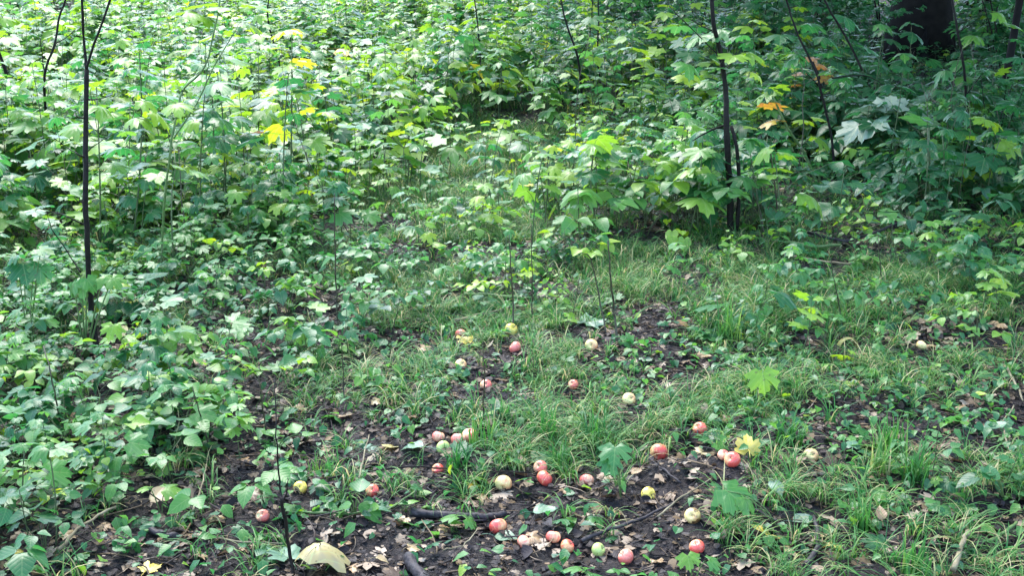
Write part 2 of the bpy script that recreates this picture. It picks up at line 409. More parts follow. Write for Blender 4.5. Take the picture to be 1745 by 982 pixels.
sapling('sapling', 'slender pale green maple sapling with bright yellow-green leaves at the upper left', 5,
        [([(272, 488), (276, 420), (281, 330), (293, 235), (305, 180), (314, 150), (350, 112), (368, 40), (378, -20)], 4.5, 2.5), ([(296, 236), (335, 175), (372, 100), (402, 50)], 3, 1.5), ([(350, 112), (351, 70)], 1.8, 1)],
        [(262, 190, 60, YG), (300, 178, 50, YG), (330, 205, 44, YG), (232, 200, 52, YG), (420, 40, 50, .74), (320, 20, 62, YG), (345, 8, 60, .74), (380, 12, 64, YG), (300, 282, 40, .66),
         (335, 292, 42, .68), (268, 298, 44, .66), (350, 30, 48, .7), (430, 8, 54, .68), (245, 172, 44, .7)], M_GSTEM, phrase='the slender green maple sapling')
sapling('sapling', 'thin grey stem left of the upper middle among pale leaves', 7,
        [([(483, 165), (481, 130), (470, 85), (456, 30), (460, -20)], 3.5, 2)], [(490, 120, 28, .6), (455, 30, 30, .6)])
sapling('sapling', 'small maple sapling with yellow-green leaves and an orange tip', 6,
        [([(402, 350), (402, 290), (401, 235), (385, 195), (372, 180)], 3.2, 1.5)],
        [(405, 238, 46, .72), (425, 222, 40, .74), (390, 246, 36, .7), (440, 225, 30, .94), (395, 180, 40, .72), (380, 190, 30, .72), (402, 285, 44, .62), (425, 302, 46, .3), (440, 275, 34, .72)], M_GSTEM,
        phrase='the small orange-tipped maple')
sapling('sapling', 'short crooked dark stump-like stem with a yellowing leaf on the left', 6,
        [([(458, 300), (466, 275), (478, 245), (482, 225)], 6, 3), ([(468, 270), (450, 250), (440, 238)], 2.5, 1)], [(488, 190, 40, .66), (468, 196, 36, .72), (520, 188, 40, .62)])
sapling('sapling', 'knotted dark young trunk in the thicket on the right with pale drooping leaves', 5,
        [([(1246, 400), (1243, 330), (1240, 270), (1238, 205), (1236, 150), (1228, 90), (1216, 40), (1212, -30)], 12, 6), ([(1255, 395), (1260, 320), (1255, 250), (1246, 215)], 7, 6),
         ([(1238, 212), (1205, 225), (1180, 240)], 4, 1.5), ([(1236, 105), (1180, 50), (1140, 10)], 2.2, 1.2)],
        [(1215, 250, 56, .2), (1248, 255, 50, .18), (1290, 235, 44, .2), (1170, 130, 46, .72), (1205, 138, 44, .35), (1172, 110, 50, .4), (1250, 95, 52, .62), (1275, 90, 48, .6), (1225, 115, 44, .4), (1288, 125, 30, .74),
         (1190, 62, 52, .35), (1155, 45, 46, .3), (1262, 300, 46, .28), (1200, 190, 50, .3), (1265, 176, 26, .74), (1230, 50, 50, .35), (1260, 60, 46, .3)], phrase='the knotted dark young trunk')
sapling('sapling', 'thin dark stem left of the knotted trunk on the right', 6,
        [([(822, 190), (820, 150), (816, 60), (806, -20)], 3.2, 2)], [(800, 65, 50, .5), (830, 170, 30, .6)])
sapling('sapling', 'bent dark stem in the dim patch at the top right of centre', 7,
        [([(998, 205), (992, 170), (985, 100), (965, 40), (952, -20)], 4.5, 2.5), ([(985, 100), (1005, 60), (1010, 0)], 2.2, 1.2), ([(962, 190), (955, 160), (940, 130)], 3, 1.2)], [(930, 130, 40, .4), (1010, 30, 36, .35), (960, 30, 40, .3)])
sapling('sapling', 'straight thin dark stem beside the dim patch at the top right', 7,
        [([(1027, 185), (1022, 130), (1018, 95), (1020, 30), (1018, -20)], 3.2, 2)], [(1030, 85, 40, .4), (1075, 95, 44, .4), (1090, 105, 34, .6)])
sapling('sapling', 'dark thin sapling with wide grey-green leaves left of the thick trunk', 7,
        [([(1425, 330), (1418, 240), (1400, 160), (1390, 120), (1360, 60), (1340, 0), (1330, -30)], 4.5, 2.5), ([(1470, 120), (1440, 60), (1410, 10), (1395, -30)], 4, 2.5), ([(1418, 133), (1470, 128), (1500, 140)], 3, 1)],
        [(1440, 28, 54, .15), (1400, 62, 50, .12), (1475, 80, 46, .2), (1412, 90, 46, .2), (1330, 60, 52, .2), (1350, 100, 46, .25), (1540, 90, 44, .3), (1500, 40, 36, .4), (1435, 130, 40, .2), (1380, 40, 50, .15)],
        phrase='the dark sapling with grey-green leaves')
sapling('sapling', 'dead sapling with curled brown and yellow leaves in the right thicket', 6,
        [([(1402, 260), (1400, 190), (1398, 140), (1385, 105)], 5, 3), ([(1398, 150), (1370, 120), (1350, 100)], 2.5, 1)], [(1395, 108, 40, .93), (1375, 100, 36, .97), (1405, 130, 34, .90), (1350, 145, 36, .95), (1360, 125, 36, .98)], phrase='the dead brown-leaved sapling')
sapling('sapling', 'pale leaning stalk with a hanging yellowish leaf in the right thicket', 5,
        [([(1398, 320), (1370, 260), (1340, 215), (1318, 165)], 6, 2.5), ([(1398, 322), (1392, 270), (1372, 240)], 4, 2)], [(1312, 178, 50, .90), (1320, 205, 44, .95), (1375, 205, 40, .7), (1390, 200, 36, .72), (1395, 235, 44, .62)], M_GSTEM)
sapling('sapling', 'thin dark stem carrying shaded leaves near the upper right edge', 7,
        [([(1652, 280), (1648, 180), (1640, 100), (1630, 40), (1620, -20)], 5, 3), ([(1648, 160), (1670, 130), (1690, 110)], 2, 1)], [(1640, 105, 44, .3), (1670, 160, 48, .2), (1700, 165, 44, .2), (1660, 60, 40, .5), (1720, 40, 44, .55), (1700, 20, 40, .5), (1610, 120, 36, .3)])
M_THIN = bark_mat('thin_brown_bark', (.02, .02, .012), (.09, .08, .05), .6)
# stems standing in the clearing
for pl, w, lab in (([(876, 572), (874, 520), (871, 470), (868, 400)], 4, 'thin dark bare stem rising by the yellow apple in the clearing'),
                   ([(907, 562), (907, 520), (907, 470), (905, 380)], 3.2, 'straight thin bare stem just right of the yellow apple'),
                   ([(1035, 570), (1020, 500), (1006, 440), (992, 432)], 3.6, 'bent bare stem leaning behind the cream apple'),
                   ([(1053, 592), (1047, 530), (1041, 480), (1036, 410)], 5.5, 'thickest dark bare stem right of the cream apple'),
                   ([(972, 560), (980, 515), (988, 470), (996, 440)], 2, 'faint grey leaning stem left of the cream apple'),
                   ([(668, 588), (670, 560), (676, 535), (680, 510)], 2.6, 'small crooked bare twig upright left of the clearing'),
                   ([(577, 565), (574, 520), (571, 430), (570, 330)], 4, 'dark bare stem at the left rim of the clearing'),
                   ([(588, 690), (585, 650), (582, 590)], 3.5, 'short dark bare stem standing at the left of the clearing'),
                   ([(828, 735), (824, 700), (826, 640), (822, 590)], 4.2, 'dark bare stem right behind the pair of touching apples'),
                   ([(360, 775), (348, 730), (338, 700), (328, 660)], 4, 'dark twig stem sticking out of the left herbs'),
                   ([(112, 768), (104, 725), (95, 680), (85, 630), (74, 590)], 4.4, 'dark leaning stem in the herbs at the lower left'),
                   ([(456, 770), (452, 720), (447, 690), (440, 640)], 4.6, 'dark bent stem among herbs left of the bitten apple'),
                   ([(1437, 570), (1430, 520), (1420, 470), (1415, 440)], 2.8, 'thin bare stem behind the curled pale peel'),
                   ([(1512, 500), (1502, 470), (1498, 430), (1497, 400)], 2.6, 'thin bare stem by the bright broad leaves on the right'),
                   ([(1666, 617), (1665, 570), (1664, 520)], 2.8, 'thin bare stem upright in the litter on the right'),
                   ([(1585, 840), (1592, 790), (1600, 730)], 3, 'thin dark twig upright in the lower right grass'),
                   ([(1328, 400), (1324, 350), (1318, 300), (1312, 250)], 4.4, 'dark stem below the thicket on the right'),
                   ([(1305, 405), (1295, 360), (1282, 330)], 3.6, 'leaning dark stem below the thicket on the right')):
    sapling('bare_stem', lab, 4, [(pl, w * .9, w * .4)], mat=M_THIN, cat='stem')
sapling('bare_stem', 'tall black forked twig at the bottom left beside the big yellow leaf', 3,
        [([(500, 990), (492, 930), (485, 880), (480, 850)], 6.5, 7), ([(481, 855), (476, 820), (472, 760), (470, 700), (468, 640)], 4, 1.6), ([(484, 855), (489, 835), (490, 815)], 4, 1.2)], cat='stem', phrase='the black forked twig')
sapling('bare_stem', 'thin stalk standing in front of the big yellow leaf', 3, [([(543, 984), (544, 950), (545, 925)], 2.6, 1.6)], cat='stem')

# bright broad-leaved sprouts and the large pale leaf plants
def sprout(name, label, base_px, leaves, tpl, mat=None, stemw=3.0, cat='plant', phrase=None, hmax=.25):
    """leaves: (px, py, size_px, az, pitch, roll, tint)"""
    p0 = G(*base_px); t = empty(name, p0, label, cat); g = Geo(); gs = Geo()
    for j, (px, py, s, az, pi, ro, ti) in enumerate(leaves):
        p = at(px, py, p0.y - .01 * (j % 3)) - p0
        sz = s * p0.y / F
        leaf(g, tpl[j % len(tpl)], p, az, pi, ro, sz, ti)
        tube(gs, bez((0, 0, -.01), p, (0, 0, .03), 5), [stemw * .5 * p0.y / F * (1 - .1 * i) for i in range(6)], 5)
    geo_obj('stem', gs, [M_GSTEM], t); geo_obj('foliage', g, [mat or M_LEAF], t)
    if phrase: lm(phrase, p0)
    return t
sprout('broad_leaf_plant', 'tall plant with pale whitish drooping lobed leaves at the right', (1418 + 150, 300),
       [(1540, 190, 110, .6, -.2, .1, .2), (1490, 205, 95, -1.5, -.6, .2, .1), (1462, 215, 70, -2.2, -.7, 0, .15), (1570, 180, 60, 1.4, -.1, .4, .7), (1520, 180, 60, .2, .6, .0, .9)], MAPLE, M_PALE, 5, phrase='the pale drooping lobed plant')
sprout('maple_seedling', 'maple seedling with bright flat green leaves on the bare ground at the right', (1500, 468),
       [(1465, 455, 50, -1.2, -.2, .1, .56), (1485, 438, 48, .2, .1, .1, .58), (1508, 470, 50, 2.2, -.5, 0, .54), (1455, 445, 40, -2, -.3, .1, .55)], MAPLE, phrase='the bright flat-leaved maple seedling')
sprout('maple_seedling', 'maple seedling with one large yellow-green hanging leaf behind the red apples', (1305, 700), [(1300, 640, 62, 2.9, -1.1, .2, .68)], MAPLE, phrase='the hanging yellow-green leaf')
sprout('maple_seedling', 'small maple seedling with a yellow-green leaf below the curled peel', (1438, 635), [(1436, 606, 42, .2, -.5, .1, .72), (1450, 598, 20, 1.6, -.2, 0, .7)], MAPLE)
sprout('maple_seedling', 'maple seedling with dusty green drooping leaf in the middle right foreground', (1059, 850), [(1048, 765, 62, 3.3, -.55, 0, .36), (1040, 785, 50, 2.6, -.7, .1, .34)], MAPLE, stemw=3.5, phrase='the dusty drooping maple seedling')
sprout('maple_seedling', 'maple seedling with a broad green torn leaf right of the bruised yellow apple', (1330, 905), [(1240, 838, 84, 2.2, -.4, .25, .4), (1268, 850, 60, 1.9, -.6, .2, .5)], MAPLE, stemw=3, phrase='the broad torn green leaf')
sprout('maple_seedling', 'low maple seedling with a bright green twin-lobed leaf on the dark stick', (812, 905), [(775, 880, 54, -1.2, -.15, .2, .58), (797, 885, 40, 1.4, -.4, .2, .56)], MAPLE, stemw=2.6, phrase='the bright leaf on the dark stick')
sprout('herb_plant', 'low herb with glossy long green leaves beside the half hidden red apple', (605, 885),
       [(600, 858, 44, -1.9, -.5, .1, .5), (612, 860, 58, 1.9, -.35, .1, .46), (612, 840, 46, 0, .2, 0, .3), (590, 872, 34, -2.6, -.8, .1, .45), (596, 884, 30, 3.0, -.9, 0, .3), (560, 886, 28, -1.6, -.4, 0, .3)], OVATE, stemw=3, phrase='the glossy long-leaved herb')
sprout('herb_plant', 'herb with broad bright green leaf upright beside the left twigs', (470, 770), [(465, 745, 44, -.5, .1, .2, .56), (520, 745, 38, .4, .1, -.1, .56), (505, 740, 34, -.4, .3, 0, .5)], OVATE, stemw=2.6)
sprout('maple_seedling', 'maple seedling with bright green twin leaf in the lower left foliage', (275, 880), [(250, 832, 36, -1.3, -.1, .1, .62), (285, 832, 52, 1.2, -.15, .2, .6)], MAPLE, stemw=2.6, phrase='the lower left twin leaf')
sprout('maple_seedling', 'tall green-stemmed maple seedling with drooping pale green leaves before the black sapling', (146, 620), [(140, 485, 46, 2.8, -1.0, .1, .48), (125, 483, 42, -2.3, -.9, .1, .52), (150, 478, 44, 2.0, -.8, .1, .46), (178, 470, 50, 1.5, -.2, .2, .6), (193, 475, 44, 2.2, -.6, .1, .58)], MAPLE, stemw=4, phrase='the green-stemmed drooping maple seedling')
sprout('maple_seedling', 'maple seedling with blue-green drooping leaves near the left edge', (50, 600), [(40, 455, 60, 2.6, -.8, 0, .12), (60, 438, 50, .5, 0, 0, .3), (70, 425, 44, 1.8, -.2, .1, .55), (28, 435, 40, -1.6, -.3, 0, .2), (68, 460, 46, 2.9, -1.1, .1, .35)], MAPLE, stemw=3)
sprout('maple_seedling', 'maple seedling with wide yellow-green leaves left of the clearing', (495, 600), [(478, 558, 56, -1.8, -.4, .1, .64), (505, 562, 60, 1.7, -.6, .1, .6), (540, 525, 44, .6, .1, .1, .66), (490, 540, 50, -.3, 0, .1, .6)], MAPLE, stemw=2.6, phrase='the wide yellow-green maple seedling')
sprout('herb_plant', 'herb with heart-shaped pale green leaves at the foot of the black sapling', (262, 600), [(240, 570, 34, -1.2, -.5, .3, .6), (262, 575, 40, 2.2, -.4, .1, .3), (285, 565, 40, 2.9, -1.0, .1, .66), (250, 560, 34, .2, 0, .1, .3)], HEART, stemw=2.6)
sprout('herb_plant', 'herb with large glossy dark round leaves right of the black sapling', (235, 545), [(185, 510, 42, -1.4, -.1, 0, .05), (215, 498, 44, .2, .1, 0, .04), (240, 508, 46, 1.2, -.2, 0, .08), (250, 475, 48, .6, .1, 0, .1), (200, 520, 38, 3, -.4, 0, .08), (225, 520, 40, 2.8, -.4, 0, .1)], HEART, stemw=2.6)
sprout('maple_seedling', 'maple seedling with fresh green leaf in the bottom centre foreground', (1010, 1015), [(985, 968, 60, -1.1, -.2, .3, .5), (1010, 985, 70, 1.6, -.3, .1, .42)], MAPLE, stemw=3)
sprout('maple_seedling', 'maple seedling with bright yellow-green leaf below the lower red apple', (1180, 1000), [(1172, 950, 46, 3.0, -.7, .2, .6), (1212, 955, 44, 1.5, -.3, .2, .46)], MAPLE, stemw=3)
sprout('herb_plant', 'dark glossy herb at the right edge of the foreground', (1712, 850), [(1660, 815, 40, -1.7, -.4, 0, .1), (1680, 808, 34, .6, .1, .3, .25), (1640, 862, 46, -2.4, -.8, 0, .04), (1725, 862, 48, 2.0, -.5, 0, .06), (1740, 880, 40, 2.6, -.7, 0, .4), (1690, 815, 36, .2, .4, 0, .3)], HEART, stemw=3)
sprout('herb_plant', 'herb with upright green leaf above the fallen stalk in the clearing', (812, 545), [(812, 525, 60, 1.5, -.1, .2, .3), (790, 520, 46, -1.4, -.2, .1, .3), (985, 540, 2, 0, 0, 0, .3)], OVATE, stemw=2)
sprout('maple_seedling', 'maple seedling with broad green leaves right of the clearing', (1265, 560), [(1215, 520, 74, -1.2, -.2, .2, .3), (1330, 500, 70, 1.5, -.3, .1, .1), (1290, 540, 50, 2.6, -.8, .1, .36), (1240, 545, 60, -2.2, -.8, .1, .42)], MAPLE, None, 4)

# ------------------------------------------------------------------ fallen leaves
def fallen(label, px, py, s, tint, kind='maple', az=None, pitch=-.15, roll=0., lift=.012, mat=None, name='fallen_leaf', group=None, sx=1., phrase=None):
    p = G(px, py); rr = random.Random(px * 7 + py)
    tp = {'maple': mk_maple(half, rr.uniform(.0, .6), px, 2, rr.uniform(.05, .14), rr.uniform(-.15, .25)), 'ovate': mk_ovate(tt, ww, rr.uniform(-.3, .4), rr.uniform(.1, .5), .2, px, .03),
          'dome': grid_fan(*(lambda o: (o, lambda x, y: -1.9 * (x * x + .8 * y * y) + .05 * math.cos(9 * math.atan2(x, y)) * math.hypot(x, y), 5))(list(DOMEH) + [(0, -.3)] + [(-x * .93, y) for x, y in reversed(DOMEH[1:])])), 'heart': mk_heart(heart, rr.uniform(.2, .6), px, rr.uniform(-.2, .25))}[kind]
    g = Geo(); leaf(g, tp, (0, 0, 0), az if az is not None else rr.uniform(0, 6.28), pitch, roll, s * p.y / F, tint, 0, sx)
    d = Vector((math.sin(az or 1), math.cos(az or 1), 0)) * -(s * p.y / F)
    tube(g, bez((0, 0, 0), (d.x * .6, d.y * .6, -.006), (0, 0, .006), 4), [.0012] * 5, 3, tint)
    V = np.concatenate(g.V)
    o = geo_obj(name, g, [mat or M_FALLEN]); low = V[:, 2].min()
    o.location = (p.x, p.y, p.z + max(lift, -low * (.95 if kind == 'dome' else .6) + .004)); tag(o, label, 'leaf', group)
    if phrase: lm(phrase, p)
    return o
fallen('big pale yellow domed leaf lying at the bottom beside the black twig', 542, 982, 114, .77, 'dome', .3, .1, 0, .02, phrase='the big pale yellow leaf')
fallen('pale grey-green upturned leaf left of the big yellow leaf at the bottom', 490, 962, 76, .3, 'maple', -.6, .1, .2, .02, M_PALE)
fallen('bright yellow maple leaf standing up beside two apples on the right', 1274, 788, 50, .9, 'maple', .1, 1.0, .1, .04, phrase='the bright yellow maple leaf')
fallen('rust-brown maple leaf left of the bitten apple', 430, 852, 52, .28, 'maple', .9, .1, .2, .02)
fallen('small yellow leaf left of the yellow and red apple', 808, 834, 30, .9, 'maple', -.8, .2, .2)
fallen('brown crumpled leaf below the yellow leaf near the foreground apples', 818, 856, 42, .5, 'maple', 1.2)
fallen('orange-brown leaf covering the half hidden apple at the bottom', 905, 928, 40, .52, 'maple', 1.4, .05, .2, .022)
fallen('whitish green leaf under the red apple by the stick', 843, 920, 52, .6, 'ovate', 1.9, .1, 0, .01, M_PALE)
fallen('pale silver leaf behind the red apple by the stick', 908, 885, 50, .4, 'ovate', 1.4, .05, 0, .02, M_PALE)
fallen('pale green leaf with mottled yellow tip at the lower right', 1310, 925, 44, .82, 'ovate', -1.0, .1, .2, .02)
fallen('yellow-green leaf blotched brown at the lower right edge of the bare soil', 1340, 945, 40, .72, 'maple', 1.4)
fallen('small yellow maple leaf right of the dark root at the bottom right', 1418, 938, 34, .86, 'maple', .4)
fallen('pale tan leaf beside the bruised round apple', 1242, 895, 34, .72, 'maple', .4)
fallen('whitish torn leaf lying at the lower right by the root', 1350, 895, 46, .7, 'ovate', 1.5, 0, .1, .01, M_PALE)
fallen('orange-brown leaf left of the dark root at the bottom right', 1400, 925, 32, .48, 'ovate', .2)
fallen('yellow leaf beside the red and yellow apple in the clearing', 797, 590, 38, .88, 'maple', -.4, .4, .2, .02)
fallen('dusty grey leaf beside the pair of touching apples', 722, 772, 46, .5, 'ovate', -1.3, .05, 0, .01, M_PALE)
fallen('yellow-brown leaf left of the grey leaf near the apples', 662, 772, 34, .8, 'heart', .4)
fallen('pale leaf above the yellow-brown leaf near the left apples', 628, 770, 40, .2, 'heart', 1.1, .1, 0, .01, M_PALE)
fallen('light grey maple leaf on soil between the red apples', 1195, 780, 46, .66, 'maple', .8)
fallen('small white leaf left of the two touching red apples', 1212, 765, 26, .9, 'ovate', .8, .2, 0, .01, M_PALE)
fallen('pale leaf on the soil right of the dull cream apple', 1098, 700, 36, .95, 'ovate', 1.3, .1, 0, .01, M_PALE)
fallen('small white leaf right of the cream apple in the clearing', 1095, 618, 26, .95, 'heart', 1., .1, 0, .01, M_PALE)
fallen('silvery broad leaf on the clearing floor left of the bare stems', 1000, 555, 60, .55, 'maple', .8, .05, 0, .015, M_PALE)
fallen('silvery leaf on the clearing floor right of the yellow apple', 925, 560, 46, .7, 'maple', -1, .05, 0, .015, M_PALE)
fallen('dark rusty leaf at the foot of the black sapling', 118, 590, 40, .25, 'maple', .8)
fallen('pale yellow leaf at the foot of the black sapling', 198, 585, 40, .78, 'heart', .2, .4, .1, .03)
fallen('yellow leaf lying in the clearing behind the left twigs', 238, 575, 26, .8, 'heart', 1.)
fallen('orange-brown leaf right of the curled pale peel', 1480, 612, 26, .5, 'maple', 1.)
fallen('tan leaf beside the small white fruit on the right', 1592, 598, 34, .6, 'maple', .3)
fallen('rusty leaf right of the small white fruit', 1625, 595, 30, .42, 'maple', 1.)
fallen('dry tan leaf among litter at the far right of the clearing', 1655, 540, 44, .66, 'ovate', 1.4)
fallen('brown folded leaf right of the cream and pink apple', 1418, 808, 34, .22, 'ovate', -.3, .9, 0, .02)
fallen('tan dry leaf standing in the lower right litter', 1500, 905, 30, .5, 'ovate', .1, .9, 0, .03)
fallen('orange-yellow leaf in the grass at the right foreground', 1592, 825, 36, .55, 'maple', 1.2)
fallen('pale pink-brown leaf in the lower right corner litter', 1605, 925, 30, .62, 'maple', .2)
fallen('pale silvery long leaf under a stalk at the right', 1675, 742, 46, .4, 'ovate', 1.5, .02, 0, .02, M_PALE)
fallen('cream leaf right of the grass tuft near the right edge', 1690, 785, 34, .8, 'maple', 1.2, 0, 0, .01, M_PALE)
fallen('pale round leaf left of the tall grass tuft at the right', 1452, 772, 36, .25, 'heart', .3, .1, 0, .02, M_PALE)
fallen('pale upright leaf in the foreground right of the broad torn leaf', 1318, 850, 32, .7, 'heart', 2.8, -.4, 0, .05, M_PALE)
fallen('dry grey-brown leaf under the lower left foliage', 255, 868, 60, .64, 'ovate', 1.2, .1, .3, .03)
fallen('dark brown leaf below the grey-brown leaf at the lower left', 255, 892, 46, .2, 'ovate', 1.7)
fallen('dry brown leaf beside the upright stalks at the lower left', 322, 920, 44, .5, 'maple', .3)
fallen('dry tan leaf near the bottom left corner of the bare soil', 112, 925, 44, .62, 'maple', 1.1)
fallen('yellow leaf cut by the bottom edge at the left', 255, 985, 44, .86, 'maple', .4, .1, 0, .02)
fallen('small yellow-green leaf low at the bottom left', 30, 948, 30, .82, 'maple', .9)
fallen('reddish-brown leaf in the left herbs above the bitten apple', 335, 812, 38, .22, 'maple', 1.8)
fallen('grey-brown leaf on the path in the centre of the photo', 860, 775, 34, .5, 'maple', .7)
fallen('whitish lobed leaf on the shaded ground at the upper right', 1560, 458, 38, .9, 'maple', .4, .1, 0, .03, M_PALE)
fallen('pale hanging leaf on the ground right of the flat-leaved seedling', 1547, 455, 34, .6, 'ovate', 2.9, -.6, 0, .06, M_PALE)
fallen('cream leaf pair lying in front of the right thicket', 1625, 440, 40, .8, 'ovate', 1.3, .1, 0, .03)
fallen('beige leaf on dark soil below the right thicket', 1265, 455, 30, .66, 'heart', .8)
fallen('rusty leaf on the soil below the right thicket', 1320, 470, 36, .42, 'maple', .8)
fallen('orange maple leaf caught on the herbs at the upper middle left', 580, 140, 44, .98, 'maple', 1.5, .2, 0, .35)
DRY = []
for k, (px, py, s, ti, kd) in enumerate(((590, 935, 26, .5, 'maple'), (700, 940, 30, .56, 'maple'), (750, 905, 26, .5, 'maple'), (690, 892, 24, .66, 'maple'), (960, 845, 26, .4, 'heart'), (1030, 820, 28, .35, 'maple'), (1010, 870, 26, .3, 'ovate'),
        (1090, 805, 24, .4, 'ovate'), (1145, 850, 26, .35, 'maple'), (1050, 885, 24, .44, 'maple'), (1135, 745, 30, .45, 'maple'), (1240, 720, 26, .5, 'maple'), (1460, 870, 24, .4, 'maple'), (1530, 880, 26, .46, 'maple'),
        (1480, 820, 24, .5, 'heart'), (1560, 770, 26, .4, 'maple'), (1640, 700, 24, .5, 'maple'), (1590, 690, 28, .4, 'maple'), (1380, 690, 22, .45, 'maple'), (700, 720, 30, .45, 'maple'), (560, 770, 28, .5, 'maple'),
        (590, 715, 28, .55, 'maple'), (500, 700, 26, .5, 'ovate'), (640, 690, 26, .6, 'maple'), (420, 790, 26, .42, 'maple'), (370, 890, 30, .5, 'maple'), (340, 955, 26, .5, 'maple'), (180, 905, 26, .55, 'maple'), (420, 940, 22, .5, 'maple'),
        (600, 975, 30, .56, 'maple'), (640, 960, 24, .62, 'ovate'), (860, 960, 26, .35, 'maple'), (780, 965, 28, .3, 'maple'), (1120, 965, 26, .5, 'maple'), (1250, 965, 24, .3, 'maple'), (1690, 960, 24, .5, 'maple'), (1720, 620, 26, .45, 'maple'),
        (1540, 620, 26, .5, 'maple'), (1700, 560, 30, .55, 'maple'), (1200, 610, 26, .5, 'maple'), (1150, 560, 28, .45, 'ovate'), (720, 600, 26, .5, 'maple'), (280, 640, 34, .5, 'maple'), (230, 640, 28, .4, 'maple'), (330, 620, 28, .5, 'heart'))):
    DRY.append(fallen('small dry leaf', px, py, s * 1.15, ti, kd, group='small dry leaves on the soil'))

# curled pale peel
def curled():
    p = G(1445, 592); g = Geo(); n = 14; V = []; U = []; k = p.y / F; T = []
    for i in range(n):
        a = math.pi * (1.25 * i / (n - 1) - .15); r = 17 * k
        for j, w in enumerate((-1, 0, 1)):
            V.append((math.cos(a) * r * (1 + .1 * abs(w)), w * .011 + .006 * i / n, math.sin(a) * r * .9 + .006 - .002 * abs(w))); U.append((w * .3, i / n))
    for i in range(n - 1):
        for j in range(2):
            q = i * 3 + j; T += [(q, q + 1, q + 4), (q, q + 4, q + 3)]
    g.add(V, T, U, .78); o = geo_obj('curled_leaf', g, [M_FALLEN]); o.location = p; o.rotation_euler.z = .3
    sm = o.modifiers.new('thick', 'SOLIDIFY'); sm.thickness = .002
    tag(o, 'pale yellow-green leaf curled into a ring on the right grass', 'leaf'); lm('the ring-shaped pale leaf', p)
curled()
# ------------------------------------------------------------------ apples
def apple_mat(name, base, blush, amount, brown=.27, pale=(.75, .68, .42)):
    m, nt, bs, out = newmat('apple_skin_' + name)
    tc = nt.nodes.new('ShaderNodeTexCoord'); sx = nt.nodes.new('ShaderNodeSeparateXYZ'); nt.links.new(tc.outputs['Object'], sx.inputs[0])
    mp = nt.nodes.new('ShaderNodeMapping'); mp.inputs['Scale'].default_value = (90, 90, 18); nt.links.new(tc.outputs['Object'], mp.inputs[0])
    st = nt.nodes.new('ShaderNodeTexNoise'); st.inputs['Scale'].default_value = 1.6; st.inputs['Detail'].default_value = 4; nt.links.new(mp.outputs[0], st.inputs['Vector'])
    big = noise(nt, 28, 2)
    # the blush sits on the +x side of the fruit
    f = math_n(nt, 'ADD', math_n(nt, 'MULTIPLY', sx.outputs[0], 20.), math_n(nt, 'MULTIPLY', math_n(nt, 'SUBTRACT', st.outputs['Fac'], .5), 1.5))
    f = math_n(nt, 'ADD', f, math_n(nt, 'MULTIPLY', math_n(nt, 'SUBTRACT', big.outputs['Fac'], .5), 1.6)); f = math_n(nt, 'ADD', f, amount)
    cl = nt.nodes.new('ShaderNodeClamp'); nt.links.new(f, cl.inputs[0])
    col = mixc(nt, cl.outputs[0], base, blush)
    # yellowish around stem
    dots = noise(nt, 420, 1); d = math_n(nt, 'GREATER_THAN', dots.outputs['Fac'], .70)
    col = mixc(nt, math_n(nt, 'MULTIPLY', d, .25), col, pale)
    if brown:
        n3 = noise(nt, 45, 3); b_ = math_n(nt, 'GREATER_THAN', n3.outputs['Fac'], 1 - brown)
        col = mixc(nt, math_n(nt, 'MULTIPLY', b_, .85), col, (.09, .045, .015))
    nt.links.new(col, bs.inputs['Base Color']); bs.inputs['Roughness'].default_value = .32
    bs.inputs['Coat Weight'].default_value = .15; bs.inputs['Coat Roughness'].default_value = .15
    bs.inputs['Subsurface Weight'].default_value = .0
    return m
AM = dict(red=apple_mat('red', (.78, .50, .20), (.60, .075, .055), .8), pink=apple_mat('pink', (.82, .60, .30), (.62, .11, .08), .8), pale=apple_mat('pale', (.80, .58, .32), (.64, .15, .11), .8),
          cream=apple_mat('cream', (.80, .64, .26), (.64, .17, .08), .2), yellow=apple_mat('yellow', (.74, .58, .10), (.56, .10, .05), -.15, .36), green=apple_mat('green', (.38, .47, .13), (.4, .42, .12), -.5, .3),
          spot=apple_mat('spotted', (.66, .50, .20), (.45, .12, .05), .0, .44))
m, nt, bs, out = newmat('apple_flesh'); nz = noise(nt, 120, 3); rp = ramp(nt, [(.3, (.62, .46, .18)), (.7, (.85, .74, .46))]); nt.links.new(nz.outputs[0], rp.inputs[0]); nt.links.new(rp.outputs[0], bs.inputs['Base Color']); bs.inputs['Roughness'].default_value = .5
M_FLESH = m
m, nt, bs, out = newmat('dried_calyx'); nz = noise(nt, 300, 3); rp = ramp(nt, [(.3, (.03, .02, .01)), (.7, (.10, .065, .03))]); nt.links.new(nz.outputs[0], rp.inputs[0]); nt.links.new(rp.outputs[0], bs.inputs['Base Color']); M_CALYX = m
